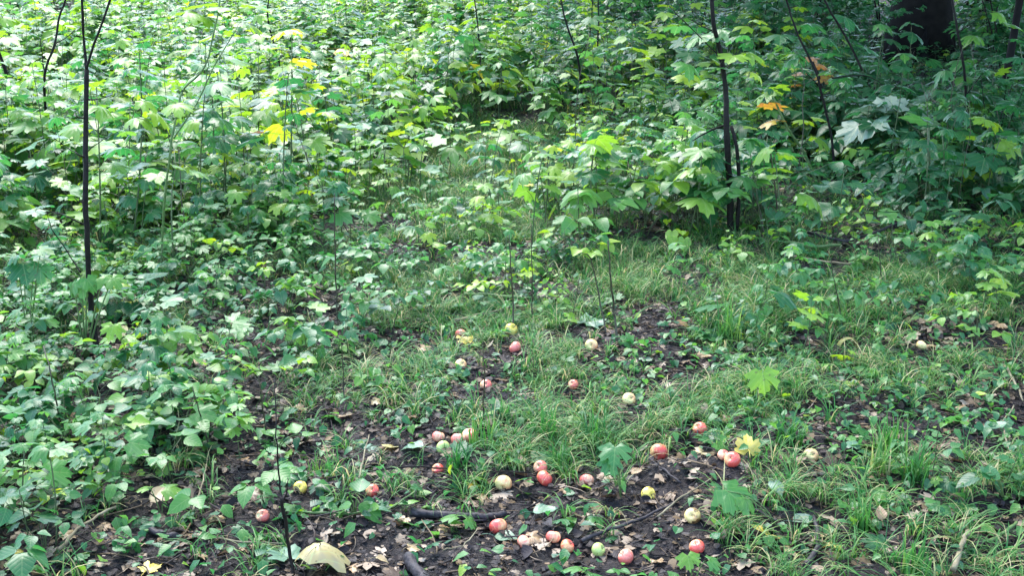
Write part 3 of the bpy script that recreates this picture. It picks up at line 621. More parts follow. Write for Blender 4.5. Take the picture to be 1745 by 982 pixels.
def apple(px, py, d, kind, rot, tilt, label, bite=None, sink=.2, roll=0., phrase=None):
    """(px, py) is the centre of the fruit in the photo, d its width"""
    q = G(px, py + d * .36); k = (q.y + .02) / F; r = d * k / 2 * .97
    rr = random.Random(px + py); n, mr = 40, 26; V = []; U = []
    e1, e2, ph = rr.uniform(-.04, .04), rr.uniform(.01, .03), rr.uniform(0, 6)
    for i in range(mr + 1):
        th = math.pi * i / mr                                   # 0 top
        for j in range(n):
            a = 2 * math.pi * j / n
            s, c = math.sin(th), math.cos(th)
            R_ = 1 + .05 * math.cos(th) * (1 - abs(c)) + .012 * math.cos(5 * a + ph) * (0.3 + .7 * (c < 0) * abs(c)) + e1 * math.cos(a + ph) * c
            z = .88 * c - .30 * math.exp(-(th / .33) ** 2) + .20 * math.exp(-((math.pi - th) / .30) ** 2)
            V.append((R_ * s * math.cos(a) * r * (1 + e2), R_ * s * math.sin(a) * r, z * r)); U.append((j / n, i / mr))
    V = np.array(V); T = []; M = []
    flesh = np.zeros(len(V), bool)
    if bite:
        for (bx, by, bz, br) in bite:
            c = np.array((bx, by, bz)) * r; dd = V - c; L = np.linalg.norm(dd, axis=1); ins = L < br * r
            tow = -c / np.linalg.norm(c)
            # push the vertices inside the bite sphere back onto its inner wall
            wob = 1 + .05 * np.sin(V[:, 0] * 900) * np.cos(V[:, 2] * 700)
            for ii in np.where(ins)[0]:
                v = V[ii] - c; b_ = v.dot(tow); disc = b_ * b_ - (v.dot(v) - (br * r) ** 2)
                V[ii] = V[ii] + tow * (-b_ + math.sqrt(disc)) * .9 * wob[ii]
            flesh |= ins
    for i in range(mr):
        for j in range(n):
            a = i * n + j; b_ = i * n + (j + 1) % n
            for tri in ((a, a + n, b_ + n), (a, b_ + n, b_)):
                T.append(tri); M.append(1 if flesh[list(tri)].all() else 0)
    gz = float(ground_h(q.x, q.y + r * .5)); zt = at(px, py, q.y + r * .5).z
    zc = min(max(zt, gz + r * (.72 - sink)), gz + r * 1.0)                 # rests on or a little in the soil
    t = empty('apple', (q.x, q.y + r * .5, zc), label, 'apple')
    me = mesh_from('skin', V, np.array(T), np.array(U), np.zeros(len(V)), np.array(M), [AM[kind], M_FLESH])
    o = bpy.data.objects.new('skin', me); COL.objects.link(o); o.parent = t
    g = Geo(); h = r * rr.uniform(.5, .75); tube(g, [(0, 0, .50 * r), (.04 * r, 0, .8 * r), (.15 * r, .05 * r, .62 * r + h)], [r * .05, r * .04, r * .06], 6); geo_obj('stalk', g, [M_CALYX], t)
    g = Geo()
    for s_ in range(5):
        a = s_ * 1.257; leaf(g, OVATE_LO[0], (0, 0, -.69 * r), a, -.9, 0, .22 * r, .5)
    geo_obj('calyx', g, [M_CALYX], t)
    t.rotation_euler = (tilt, roll, rot)
    FRUIT.append((q.x, q.y + .01))
    if phrase: lm(phrase, q)
    return t
FRUIT = []
def clear_of_fruit(x, y, near=.13, side=.036):
    """the apples were dropped on trodden ground: nothing tall grows right in front of them"""
    ok = np.ones(len(x), bool)
    for (ax, ay) in FRUIT: ok &= ~((np.abs(x - ax * y / ay) < side) & (y > ay - near) & (y < ay + .035))
    return ok
A = apple
for b_ in (G(168, 602), G(160, 585), G(180, 595), G(200, 600), G(165, 640), G(172, 675)): FRUIT.append((b_.x, b_.y))       # open soil round the foot of the black sapling
A(747, 745, 25, 'pale', 2.6, .5, 'pale pink apple, leftmost of the apple cluster above the centre bottom')
A(755, 763, 26, 'green', .4, 1.2, 'yellowish-green damaged apple in front of the pale pink apple', bite=[(.5, -.9, .5, .6)])
A(781, 749, 28, 'pale', 3.0, .4, 'whitish pink apple touching the left side of a redder apple', phrase='the touching pair of apples')
A(801, 743, 31, 'pink', 0., .2, 'pink-red apple with pale top, right one of the touching pair')
A(746, 801, 24, 'red', -.6, .9, 'small plain red apple below the pale apple cluster')
A(858, 824, 33, 'cream', -.2, 1.9, 'yellow apple with a red flush on its right side', phrase='the yellow red-flushed apple')
A(921, 797, 27, 'pale', -.6, .8, 'pale pink apple directly behind the rosy striped apple')
A(928, 816, 32, 'red', -1.2, 2.3, 'rosy red apple showing its dark calyx, in front of a paler apple', phrase='the rosy apple with its calyx showing')
A(1000, 820, 28, 'pale', 3.1, 1.0, 'whitish apple with pink left side, alone right of centre')
A(1124, 772, 36, 'red', -.5, 1.7, 'large red apple with a yellow left side, largest apple in the photo', phrase='the largest red apple')
A(1193, 732, 29, 'red', -1.0, .7, 'uniform pinkish-red apple, farthest back of the right-hand red apples')
A(1233, 776, 22, 'pale', .4, .5, 'small pale apple hidden behind a red apple near the yellow leaf')
A(1249, 784, 31, 'red', -.7, .9, 'red apple with a dark scratch beside the bright yellow maple leaf')
A(1383, 777, 28, 'cream', .1, .9, 'cream apple with a pink right side in grass, rightmost of the foreground apples')
A(1105, 843, 29, 'yellow', .6, 1.2, 'yellow half-rotten apple with brown blotches and a missing piece', bite=[(-.8, -.5, .3, .7)])
A(1181, 880, 32, 'spot', -.4, 1.0, 'yellowish apple with brown blotch on the soil right of centre', phrase='the brown-blotched yellow apple')
A(1188, 935, 31, 'red', -1.2, .4, 'bright red apple at the bottom right of centre by green leaves', phrase='the bottom red apple')
A(1067, 950, 33, 'pale', -1.5, .9, 'pale pinkish-white apple at the bottom, nearest of all apples')
A(1020, 938, 29, 'green', 1.2, 1.0, 'small green apple with its stalk end facing the camera at the bottom', phrase='the small green apple')
A(849, 898, 35, 'red', 3.5, .8, 'deep pink-red apple resting on a whitish leaf by the stick', phrase='the deep pink apple on the whitish leaf')
A(893, 925, 29, 'pale', 2., 1.2, 'pale apple half covered by an orange-brown leaf', sink=.5)
A(943, 916, 29, 'pink', 2.9, .5, 'pink apple with a yellow right side on the dark soil at the bottom')
A(967, 932, 29, 'red', 1.2, .8, 'flat red apple half buried beneath a green leaf at the bottom', sink=.75)
A(634, 837, 26, 'red', 0, .8, 'red apple partly hidden behind the glossy long green leaves')
A(447, 880, 26, 'pale', 0., .6, 'pink and white apple farthest left, below the rust-brown leaf', bite=[(-.7, -.3, .8, .5)], phrase='the farthest left apple')
A(511, 832, 27, 'yellow', 0., .9, 'bitten apple with exposed pale flesh right of the rust-brown leaf', bite=[(-.7, -.7, .5, .85)], phrase='the bitten apple')
A(871, 562, 25, 'yellow', .8, .8, 'yellow apple behind a thin bare stem in the clearing', phrase='the yellow apple in the clearing')
A(785, 570, 21, 'pink', 3.2, .9, 'small red and yellow apple beside a yellow leaf in the clearing')
A(878, 593, 24, 'pale', -1.6, 1.0, 'pale pink apple in front of the yellow apple in the clearing')
A(1008, 589, 24, 'cream', -.2, 1.1, 'cream apple with a rosy edge, rightmost of the clearing apples', phrase='the cream apple in the clearing')
A(977, 656, 20, 'pink', -.6, .8, 'small pink apple alone in the middle of the clearing')
A(828, 657, 22, 'pink', 0., .8, 'small pink apple mostly behind a dark bare stem in the centre')
A(1072, 681, 26, 'cream', .5, .9, 'dull cream apple in the grass behind the largest red apple')
A(785, 622, 22, 'cream', .5, .9, 'cream apple lying in sparse grass left of the clearing centre')
A(1571, 589, 19, 'cream', 2., .8, 'small white round fruit on the litter at the right')

# ------------------------------------------------------------------ sticks, straws, logs
def stick(name, label, pl, w0, w1, mat, lift=.012, twigs=(), sides=8, arch=0., cat='stick', phrase=None, rough=.25):
    pts = [G(*p) for p in pl]; k = pts[0].y / F; q = []
    n_ = len(pts)
    for i in range(n_ - 1):
        for j in range(5): q.append(pts[i].lerp(pts[i + 1], j / 5))
    q.append(pts[-1])
    # straighten heights: a stick does not follow every lump
    zs = np.array([p.z for p in q]); zs = np.convolve(np.pad(zs, 3, 'edge'), np.ones(7) / 7, 'valid')
    c = q[len(q) // 2].copy(); rr = random.Random(len(label) * 13 + int(pl[0][0])); L = len(q) - 1
    for i, p in enumerate(q):
        p.z = max(zs[i], zs.mean()) + lift + w0 * k * .3 + arch * 4 * (i / L) * (1 - i / L)
    g = Geo(); rad = [k * .5 * (w0 + (w1 - w0) * i / L) * rr.uniform(.88, 1.12) for i in range(L + 1)]
    q = [p - c + Vector((rr.gauss(0, 1), rr.gauss(0, 1), rr.gauss(0, 1))) * (.0012) for p in q]
    tube(g, q, rad, sides, .5, 0, rough)
    o = geo_obj(name, g, [mat]); o.location = c; tag(o, label, cat)
    if phrase: lm(phrase, c)
    return o
stick('log', 'short thick dark log lying behind the bright green leaf', [(700, 880), (745, 886), (830, 890), (862, 884)], 17, 12, M_LOG, .005, cat='log', phrase='the short dark log')
stick('log', 'dark wet log end at the bottom left of centre', [(696, 962), (712, 988), (730, 1010)], 24, 24, M_LOG, .01, cat='log')
stick('log', 'dark stubby wood piece in the lower left herbs', [(255, 912), (280, 918), (302, 922)], 14, 12, M_LOG, .006, cat='log')
stick('stick', 'long thin twig crossing left to right behind the yellow apple', [(560, 832), (630, 822), (700, 818), (800, 818), (905, 826)], 4, 2.5, M_BARK, .03, cat='twig')
stick('stick', 'thin dark stick leading left from the deep pink apple', [(700, 905), (760, 903), (830, 893)], 6, 4, M_LOG, .01)
stick('stick', 'pale grey branch running up right behind the green apple', [(990, 935), (1040, 915), (1100, 890), (1160, 860)], 9, 5, M_LOG, .012)
stick('stick', 'thin brown twig from the broad torn leaf down to the soil', [(1120, 895), (1160, 865), (1215, 822)], 4, 3, M_STRAW, .02, cat='twig')
stick('stick', 'curved dark root stick upright at the bottom right', [(1372, 978), (1392, 950), (1393, 915), (1386, 890)], 13, 8, M_LOG, .012)
stick('stick', 'dark forked stick above the curved root', [(1270, 870), (1300, 885), (1325, 905)], 7, 4, M_LOG, .012)
stick('stick', 'thin brown stick behind the largest red apple running down right', [(1100, 790), (1130, 805), (1160, 832)], 6, 3.5, M_LOG, .01)
stick('stalk', 'pale green cut stalk at the bottom right', [(1622, 992), (1635, 955), (1648, 925)], 11, 9, M_STRAW, .03, cat='stalk')
stick('stalk', 'green stalk leaning at the right edge of the foreground', [(1680, 945), (1705, 925), (1732, 905)], 8, 6, M_GSTEM, .02, cat='stalk')
stick('stalk', 'green hollow stalk lying above the pale cut stalk', [(1632, 918), (1655, 900), (1685, 882)], 8, 5, M_GSTEM, .02, cat='stalk')
stick('stalk', 'long pale stalk lying across the grass at the lower right', [(1445, 885), (1500, 880), (1555, 868)], 5, 4, M_STRAW, .02, cat='stalk')
stick('stalk', 'pale straw-coloured stalk pointing at the small red and yellow apple', [(778, 566), (820, 550), (870, 534), (905, 528)], 8, 5, M_STRAW, .02, cat='stalk', phrase='the pale straw stalk')
stick('stalk', 'second thin straw stalk below the pale straw stalk', [(808, 585), (840, 558), (880, 535)], 4, 3, M_STRAW, .02, cat='stalk')
stick('stalk', 'pale green horizontal stalk behind the straw stalks', [(790, 518), (840, 518), (905, 520)], 7, 5, M_GSTEM, .03, cat='stalk')
stick('stalk', 'thin white straw rising right above the rosy apple', [(828, 812), (850, 785), (895, 740), (935, 690)], 2.6, 1.8, M_STRAW, .03, cat='straw')
stick('stalk', 'long pale straw beneath the glossy long leaves', [(495, 888), (600, 887), (660, 880), (708, 862)], 4.5, 3, M_GSTEM, .02, cat='straw')
stick('stalk', 'thin pale straw standing out behind the half hidden red apple', [(612, 832), (620, 800), (630, 765)], 4.5, 2.4, M_STRAW, .03, cat='straw')
stick('stick', 'thin white twig above the bare soil at the bottom centre', [(755, 952), (790, 942), (815, 920)], 3.4, 2, M_STRAW, .02, cat='twig')
stick('stalk', 'pale bent stalk at the lower left by the dry leaves', [(105, 965), (125, 935), (170, 905), (200, 890)], 8, 4, M_STRAW, .04, cat='stalk')
stick('stalk', 'broken pale stalk leaning among left foliage', [(175, 842), (155, 812), (130, 795)], 6, 5, M_STRAW, .05, cat='stalk')
stick('stalk', 'tall pale straw leaning at the left of the bare soil', [(330, 900), (345, 865), (355, 820)], 4.5, 2.5, M_STRAW, .05, cat='straw')
stick('stalk', 'long straw lying across the bottom left soil', [(330, 925), (400, 935), (480, 942)], 4.2, 3, M_STRAW, .02, cat='straw')
stick('stalk', 'long pale stem lying left of the flat-leaved seedling', [(1335, 455), (1390, 466), (1440, 468), (1470, 470)], 5, 4, M_STRAW, .05, cat='stalk')
stick('stalk', 'green fallen stem below the right thicket', [(1335, 435), (1380, 440), (1430, 445)], 6, 5, M_GSTEM, .06, cat='stalk')
stick('stick', 'brown fallen branch slanting below the right thicket', [(1375, 415), (1440, 440), (1500, 412), (1540, 396)], 6, 4, M_LOG, .06)
stick('stick', 'pale thin branch arching through the thicket at the upper right', [(1580, 235), (1620, 258), (1650, 275)], 4, 3, M_STRAW, .30, cat='branch')
stick('stalk', 'curved pale stem at the right edge of the clearing', [(1710, 640), (1735, 680), (1740, 700)], 5, 3, M_STRAW, .03, cat='stalk')
stick('stalk', 'pale crooked stem near the right edge above the dark herb', [(1740, 830), (1715, 780), (1705, 735), (1725, 712)], 4.2, 3, M_STRAW, .03, cat='stalk')
stick('stick', 'brown twig arching over the lower left leaves', [(215, 872), (255, 870), (300, 900)], 3.5, 2.5, M_BARK, .05, cat='twig')

# ------------------------------------------------------------------ plants: variants, individuals, undergrowth
def v_maple(h, seed, t0, lo=False):
    r = random.Random(seed); L = Geo(); S = Geo()
    top = Vector((r.gauss(0, .08 * h), r.gauss(0, .08 * h), h)); st = bez((0, 0, -.03), top, (r.gauss(0, .04 * h), r.gauss(0, .04 * h), 0), 5)
    tube(S, st, [.0022 + .003 * h * (1 - i / 5) for i in range(6)], 4 if not lo else 3, r.random())
    nodes = 1 + int(h / .11 * r.uniform(.7, 1.1)); a0 = r.uniform(0, 6.28)
    for k in range(nodes):
        f = 1 - .68 * k / max(nodes, 2) if nodes > 1 else 1
        i = f * 5; ii = min(int(i), 4); p = st[ii].lerp(st[ii + 1], i - ii); a0 += 1.57 + r.gauss(0, .25)
        for s in (0, math.pi):
            if k and r.random() < .12: continue
            az = a0 + s + r.gauss(0, .2); pl = r.uniform(.03, .085) * (.7 + .3 * k); up = r.uniform(.1, .8)
            e = p + Vector((math.sin(az) * math.cos(up), math.cos(az) * math.cos(up), math.sin(up))) * pl
            tube(S, [p, p.lerp(e, .5) + Vector((0, 0, .006)), e], [.0012, .001, .0009], 3, r.random())
            sz = min(.17, max(.04, r.lognormvariate(-2.28, .33))) * (1 if k else .8)
            leaf(L, MAPLE_LO[r.randrange(3)] if lo else MAPLE[r.randrange(4)], e, az, r.uniform(-.5, .12), r.gauss(0, .22), sz, t0 + r.gauss(0, .045))
    return L.arr(), S.arr()
def v_gout(h, seed, t0, lo=False):
    r = random.Random(seed); L = Geo(); S = Geo()
    for k in range(r.randint(5, 9)):
        az = r.uniform(0, 6.28); out_ = r.uniform(.15, 1.1) * h; hh = h * r.uniform(.55, 1)
        p = Vector((math.sin(az) * out_, math.cos(az) * out_, hh)); q = bez((math.sin(az) * .01, math.cos(az) * .01, -.02), p, (-math.sin(az) * .04, -math.cos(az) * .04, .02), 4)
        tube(S, q, [.0017, .0016, .0014, .0012, .001], 3, r.random())
        ls = r.uniform(.038, .08)
        for s, m_ in ((0, 1.1), (1.25, .95), (-1.25, .95)) + (((2.2, .6), (-2.2, .6)) if r.random() < .4 else ()):
            a2 = az + s + r.gauss(0, .12); e = p + Vector((math.sin(a2), math.cos(a2), 0)) * .014
            leaf(L, OVATE_LO[r.randrange(2)] if lo else OVATE[r.randrange(4)], e, a2, r.uniform(-.4, .12), r.gauss(0, .25), ls * m_, t0 + r.gauss(0, .05), 0, 1.0)
    return L.arr(), S.arr()
def v_heart(h, seed, t0, lo=False):
    r = random.Random(seed); L = Geo(); S = Geo()
    for k in range(r.randint(5, 10)):
        az = r.uniform(0, 6.28); o_ = r.uniform(.2, 1.1) * h; p = Vector((math.sin(az) * o_, math.cos(az) * o_, h * r.uniform(.4, 1)))
        tube(S, bez((0, 0, -.02), p, (0, 0, .02), 3), [.0015, .0013, .0012, .001], 3, r.random())
        leaf(L, HEART_LO[0] if lo else HEART[r.randrange(3)], p, az + r.gauss(0, .4), r.uniform(-.8, .1), r.gauss(0, .25), r.uniform(.035, .07), t0 + r.gauss(0, .05))
    return L.arr(), S.arr()
def v_nettle(h, seed, t0, lo=False):
    r = random.Random(seed); L = Geo(); S = Geo()
    for s_ in range(r.randint(1, 3)):
        b_ = Vector((r.gauss(0, .03), r.gauss(0, .03), -.03)); top = b_ + Vector((r.gauss(0, .12 * h), r.gauss(0, .12 * h), h * r.uniform(.7, 1))); st = bez(b_, top, (r.gauss(0, .03), r.gauss(0, .03), 0), 6)
        tube(S, st, [.0025 - .0002 * i for i in range(7)], 3, r.random()); a0 = r.uniform(0, 6.28); n = int(h / .045)
        for k in range(n):
            f = 1 - .75 * k / n; i = f * 6; ii = min(int(i), 5); p = st[ii].lerp(st[ii + 1], i - ii); a0 += 1.57
            for s in (0, math.pi):
                az = a0 + s + r.gauss(0, .2)
                leaf(L, OVATE_LO[r.randrange(2)] if lo else OVATE[r.randrange(4)], p + Vector((math.sin(az), math.cos(az), .3)) * .012, az, r.uniform(-.6, .1), r.gauss(0, .2), r.uniform(.03, .062) * (.6 + .1 * min(k, 5)), t0 + r.gauss(0, .04))
    return L.arr(), S.arr()
def v_shrub(h, seed, t0, lo=True):
    r = random.Random(seed); L = Geo(); S = Geo()
    for s_ in range(r.randint(3, 5)):
        az = r.uniform(0, 6.28); top = Vector((math.sin(az) * h * .35, math.cos(az) * h * .35, h * r.uniform(.75, 1))); st = bez((0, 0, -.05), top, (0, 0, .06 * h), 6)
        tube(S, st, [.009 - .0011 * i for i in range(7)], 4, .5)
        for k in range(int(h * 11)):
            f = r.uniform(.2, 1); i = f * 6; ii = min(int(i), 5); p = st[ii].lerp(st[ii + 1], i - ii); a2 = r.uniform(0, 6.28); l2 = r.uniform(.12, .42)
            e = p + Vector((math.sin(a2) * l2, math.cos(a2) * l2, r.uniform(-.02, .25) * l2)); tube(S, [p, p.lerp(e, .5) + Vector((0, 0, .01)), e], [.0025, .0018, .0012], 3, .5)
            for m_ in range(r.randint(5, 9)):
                pp = p.lerp(e, r.uniform(.25, 1.05)) + Vector((r.gauss(0, .02), r.gauss(0, .02), r.gauss(0, .015)))
                leaf(L, MAPLE_LO[r.randrange(3)] if seed % 3 == 0 else OVATE_LO[r.randrange(2)], pp, a2 + r.gauss(0, .8), r.uniform(-.6, .3), r.gauss(0, .35), r.uniform(.06, .10) * (1.1 if seed % 3 == 0 else .9), t0 + r.gauss(0, .05))
    return L.arr(), S.arr()
CP = np.array([0, 145, 290, 436, 581, 727, 872, 1018, 1163, 1309, 1454, 1600, 1745]); RP = np.array([0, 100, 200, 300, 400, 500, 600, 700, 800, 900, 982])
DH = np.array([list(map(int, s.split())) for s in ('9 9 9 9 9 9 9 9 9 9 8 8 8', '9 9 9 9 9 9 9 9 9 9 8 7 8', '9 9 9 9 8 8 7 8 9 9 9 8 8', '9 9 9 9 7 4 4 7 9 9 9 9 9', '9 9 9 8 6 4 3 5 7 6 6 8 9', '9 9 9 7 5 3 3 3 3 3 3 4 5',
    '6 5 4 6 4 2 2 2 2 3 3 3 3', '8 8 7 5 3 2 1 1 1 1 1 1 2', '9 9 8 4 2 1 0 1 0 1 1 1 2', '8 6 4 2 1 0 0 0 1 1 1 1 2', '8 5 3 1 0 0 0 1 1 1 1 2 2')], float)
DG = np.array([list(map(int, s.split())) for s in ('3 3 3 3 3 3 3 2 1 1 1 1 1', '3 3 3 3 4 4 4 3 2 1 1 1 1', '3 3 4 4 5 5 5 4 2 1 1 1 1', '4 4 4 5 6 8 8 6 2 1 1 1 1', '4 4 4 5 6 8 8 7 4 2 3 2 2', '3 3 3 3 4 6 6 6 6 8 8 6 4',
    '2 2 1 2 3 6 6 6 7 8 6 4 2', '1 1 1 1 3 5 6 7 8 8 7 5 3', '1 1 1 1 2 3 5 4 5 7 5 6 5', '1 1 1 1 1 0 1 1 1 3 4 5 6', '1 1 1 1 0 0 0 1 1 3 4 4 6')], float)
def look(Dm, px, py):
    px = np.clip(px, 0, 1744); py = np.clip(py, 0, 981)
    ix = np.searchsorted(CP, px, 'right') - 1; iy = np.searchsorted(RP, py, 'right') - 1
    fx = (px - CP[ix]) / (CP[ix + 1] - CP[ix]); fy = (py - RP[iy]) / (RP[iy + 1] - RP[iy])
    return ((Dm[iy, ix] * (1 - fx) + Dm[iy, ix + 1] * fx) * (1 - fy) + (Dm[iy + 1, ix] * (1 - fx) + Dm[iy + 1, ix + 1] * fx) * fy)
def sample(n, y0, y1, power=1.0):
    y = y0 + (y1 - y0) * rng.random(n) ** power; hw = .49 * (y + .6) + .5
    # uniform in area: reject by width
    keep = rng.random(n) < hw / (.49 * (y1 + .6) + .5); y = y[keep]; hw = hw[keep]
    x = (rng.random(len(y)) * 2 - 1) * hw; z = ground_h(x, y); px, py, dep = proj(x, y, z)
    return x, y, z, px, py
P = []                                                    # (kind, x, y, z, h, px, py)
for (y0, y1, dens) in ((2.2, 5.2, 75), (5.2, 9.5, 56), (9.5, 16, 46), (16, 27, 32)):
    area = 2 * (.49 * (y1 + .6) + .5) * (y1 - y0); x, y, z, px, py = sample(int(area * dens), y0, y1)
    d = (look(DH, px, py) / 9) ** 1.5
    clump = np.clip(vnoise(x, y, .55) * 2.0 + .85, .25, 1.2)
    for i in np.where((rng.random(len(x)) < d * clump) & clear_of_fruit(x, y, .3, .07))[0]:
        near = y[i] < 5.2; u = rng.random()
        left = px[i] < 480
        kmix = (.20, .80, .93) if (near and left) else (.22, .45, .85) if near else (.58, .78, .90)
        if px[i] > 1250 and y[i] < 9: kmix = (.35, .6, .9)
        kd = 0 if u < kmix[0] else 1 if u < kmix[1] else 2 if u < kmix[2] else 3
        big = .8 + .4 * rng.random()
        hb = (.22, .16, .09, .22)[kd] if near else (.42, .28, .16, .42)[kd] * (1 if y[i] > 6.5 else .75)
        if y[i] > 5.2: hb *= float(np.clip(1 + 1.5 * vnoise(x[i], y[i], 1.1), .45, 1.7))
        if kd == 0 and y[i] > 5.0 and look(DH, np.array([px[i]]), np.array([py[i]]))[0] > 5 and rng.random() < .09: hb = float(rng.uniform(.6, 1.0)); big = 1
        if 1480 < px[i] < 1640 and py[i] < 235: hb = min(hb, .2)
        if look(DH, np.array([px[i]]), np.array([py[i]]))[0] < 2.5: hb = min(hb * .6, .25)
        P.append((kd, x[i], y[i], z[i], hb * big, px[i], py[i]))
PH = (.34, .22, .12, .34)                                 # heights of the prototypes
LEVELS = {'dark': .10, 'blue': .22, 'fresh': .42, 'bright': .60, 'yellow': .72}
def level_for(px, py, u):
    if (px > 1250 and py < 430) or (px > 880 and py < 110): c = (('dark', .50), ('blue', .82), ('fresh', .93), ('bright', .98), ('yellow', 1))  # dim right and top: shade put into the leaf colour by darker tints
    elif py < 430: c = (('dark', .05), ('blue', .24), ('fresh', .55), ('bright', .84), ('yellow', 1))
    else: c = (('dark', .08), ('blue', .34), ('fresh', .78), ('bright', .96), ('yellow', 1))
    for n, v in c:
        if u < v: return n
KN = ('maple_seedling', 'trifoliate_herb', 'heart_leaf_herb', 'nettle_like_herb')
KL = ('maple seedling', 'three-leaflet herb', 'heart-leaved herb', 'opposite-leaved herb'); KG = ('maple seedlings in the undergrowth', 'three-leaflet herbs in the undergrowth', 'heart-leaved herbs near the ground', 'opposite-leaved herbs in the undergrowth')
FN = (v_maple, v_gout, v_heart, v_nettle); LIM = (230, 200, 120, 90)
CW = {'dark': 'dark green', 'blue': 'bluish green', 'fresh': 'mid green', 'bright': 'bright green', 'yellow': 'yellow-green'}
protos = {}; lows = {}
def get(dic, kd, lv, v, lo):
    key = (kd, lv, v)
    if key not in dic: dic[key] = FN[kd](.75 if (kd == 0 and v >= 5) else PH[kd], 100 * kd + 7 * v + 31 * list(LEVELS).index(lv), LEVELS[lv], lo)
    return dic[key]
meshes = {}
def indiv(kd, lv, v, p, rz, s, label, group):
    key = (kd, lv, v); root = bpy.data.objects.new(KN[kd], None); COL.objects.link(root)
    if key not in meshes:
        L, S = get(protos, kd, lv, v, False); meshes[key] = (bpy.data.objects.new('foliage', mesh_from('foliage', *L, [M_LEAF])), bpy.data.objects.new('stem', mesh_from('stem', *S, [M_HERBSTEM])))
        fo, so = meshes[key]
    else: fo, so = [o.copy() for o in meshes[key]]
    for o in (fo, so): COL.objects.link(o); o.parent = root
    root.location = p; root.rotation_euler = (random.gauss(0, .06), random.gauss(0, .06), rz); root.scale = (s, s, s * random.uniform(.9, 1.1)); root.empty_display_size = .05
    tag(root, label, KL[kd], group); return root
P.sort(key=lambda a: a[2] - .8 * a[4]); cnt = [0] * 4; chosen = []; rest = []
for a in P:
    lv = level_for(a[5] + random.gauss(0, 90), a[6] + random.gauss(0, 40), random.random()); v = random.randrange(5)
    if a[0] == 0 and a[4] > .55: v = 5 + random.randrange(3)
    vis = -60 < a[5] < 1805 and a[6] < 1090
    if vis and cnt[a[0]] < LIM[a[0]]: cnt[a[0]] += 1; chosen.append(a + (lv, v))
    else: rest.append(a + (lv, v))
ORD = ('nearest', 'second nearest', 'third nearest', 'fourth nearest', 'fifth nearest', 'sixth nearest', 'seventh nearest', 'eighth nearest', 'ninth nearest', 'tenth nearest', 'eleventh nearest', 'twelfth nearest', 'thirteenth nearest')
def nth(k, n, dsc):
    if n == 1: return dsc
    if n == 2: return ('nearer ' if k == 0 else 'farther ') + dsc
    return ('farthest' if k == n - 1 else ORD[min(k, 12)]) + ' ' + dsc
def near_mark(x, y):
    l_ = min(LANDMARKS, key=lambda l: (l[1] - x) ** 2 + (l[2] - y) ** 2 * .5); dx, dy = x - l_[1], y - l_[2]
    side = ('right of' if dx > 0 else 'left of') if abs(dx) > abs(dy) * .6 else ('behind' if dy > 0 else 'in front of')
    return ('well ' if math.hypot(dx, dy) > .5 else '') + side + ' ' + l_[0]
dd_ = {}
for o in DRY: dd_.setdefault('small dry brown leaf ' + near_mark(o.location.x, o.location.y), []).append(o)
for dsc, lst in dd_.items():
    for k, o in enumerate(sorted(lst, key=lambda o: o.location.y)): o['label'] = nth(k, len(lst), dsc)
def describe(a):
    kd, x, y, z, h, px, py, lv, v = a; best = min(LANDMARKS, key=lambda l: (l[1] - x) ** 2 + (l[2] - y) ** 2 * .5); dx, dy = x - best[1], (y - best[2])
    d = math.hypot(dx, dy)
    side = ('right of' if dx > 0 else 'left of') if abs(dx) > abs(dy) * .6 else ('behind' if dy > 0 else 'in front of')
    far = 'close ' if d < .3 else 'well ' if d > .9 else ''
    size = 'tall' if h / PH[kd] > (.95 if kd in (0, 3) else 1.0) else 'low' if h / PH[kd] < .62 else 'medium'
    return f'{size} {CW[lv]} {KL[kd]} {far}{side} {best[0]}'
descs = {}
for a in chosen: descs.setdefault(describe(a), []).append(a)
for dsc, lst in descs.items():
    for k, a in enumerate(sorted(lst, key=lambda a: a[2])):
        lab = nth(k, len(lst), dsc)
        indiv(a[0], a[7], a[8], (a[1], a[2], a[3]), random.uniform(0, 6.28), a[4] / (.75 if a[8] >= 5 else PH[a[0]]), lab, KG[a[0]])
# everything else of the undergrowth: one mass
def bake(lst, GL, GS):
    for (arrs, x, y, z, s, rz) in lst:
        c, sn = math.cos(rz) * s, math.sin(rz) * s; M = np.array(((c, -sn, 0), (sn, c, 0), (0, 0, s)))
        for a_, g_, m_ in ((arrs[0], GL, 0), (arrs[1], GS, 1)):
            V, T, U, C, _ = a_
            g_.add(V @ M.T + (x, y, z), T, U, C, m_)
gm = Geo()
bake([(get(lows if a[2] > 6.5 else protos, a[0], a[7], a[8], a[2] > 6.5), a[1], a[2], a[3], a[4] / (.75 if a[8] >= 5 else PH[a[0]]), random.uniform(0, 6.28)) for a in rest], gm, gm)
tag(geo_obj('undergrowth', gm, [M_LEAF, M_HERBSTEM]), 'dense mass of low leafy undergrowth filling the wood behind', 'undergrowth', kind='stuff')
print('plants', len(P), cnt, 'stuff', len(rest))

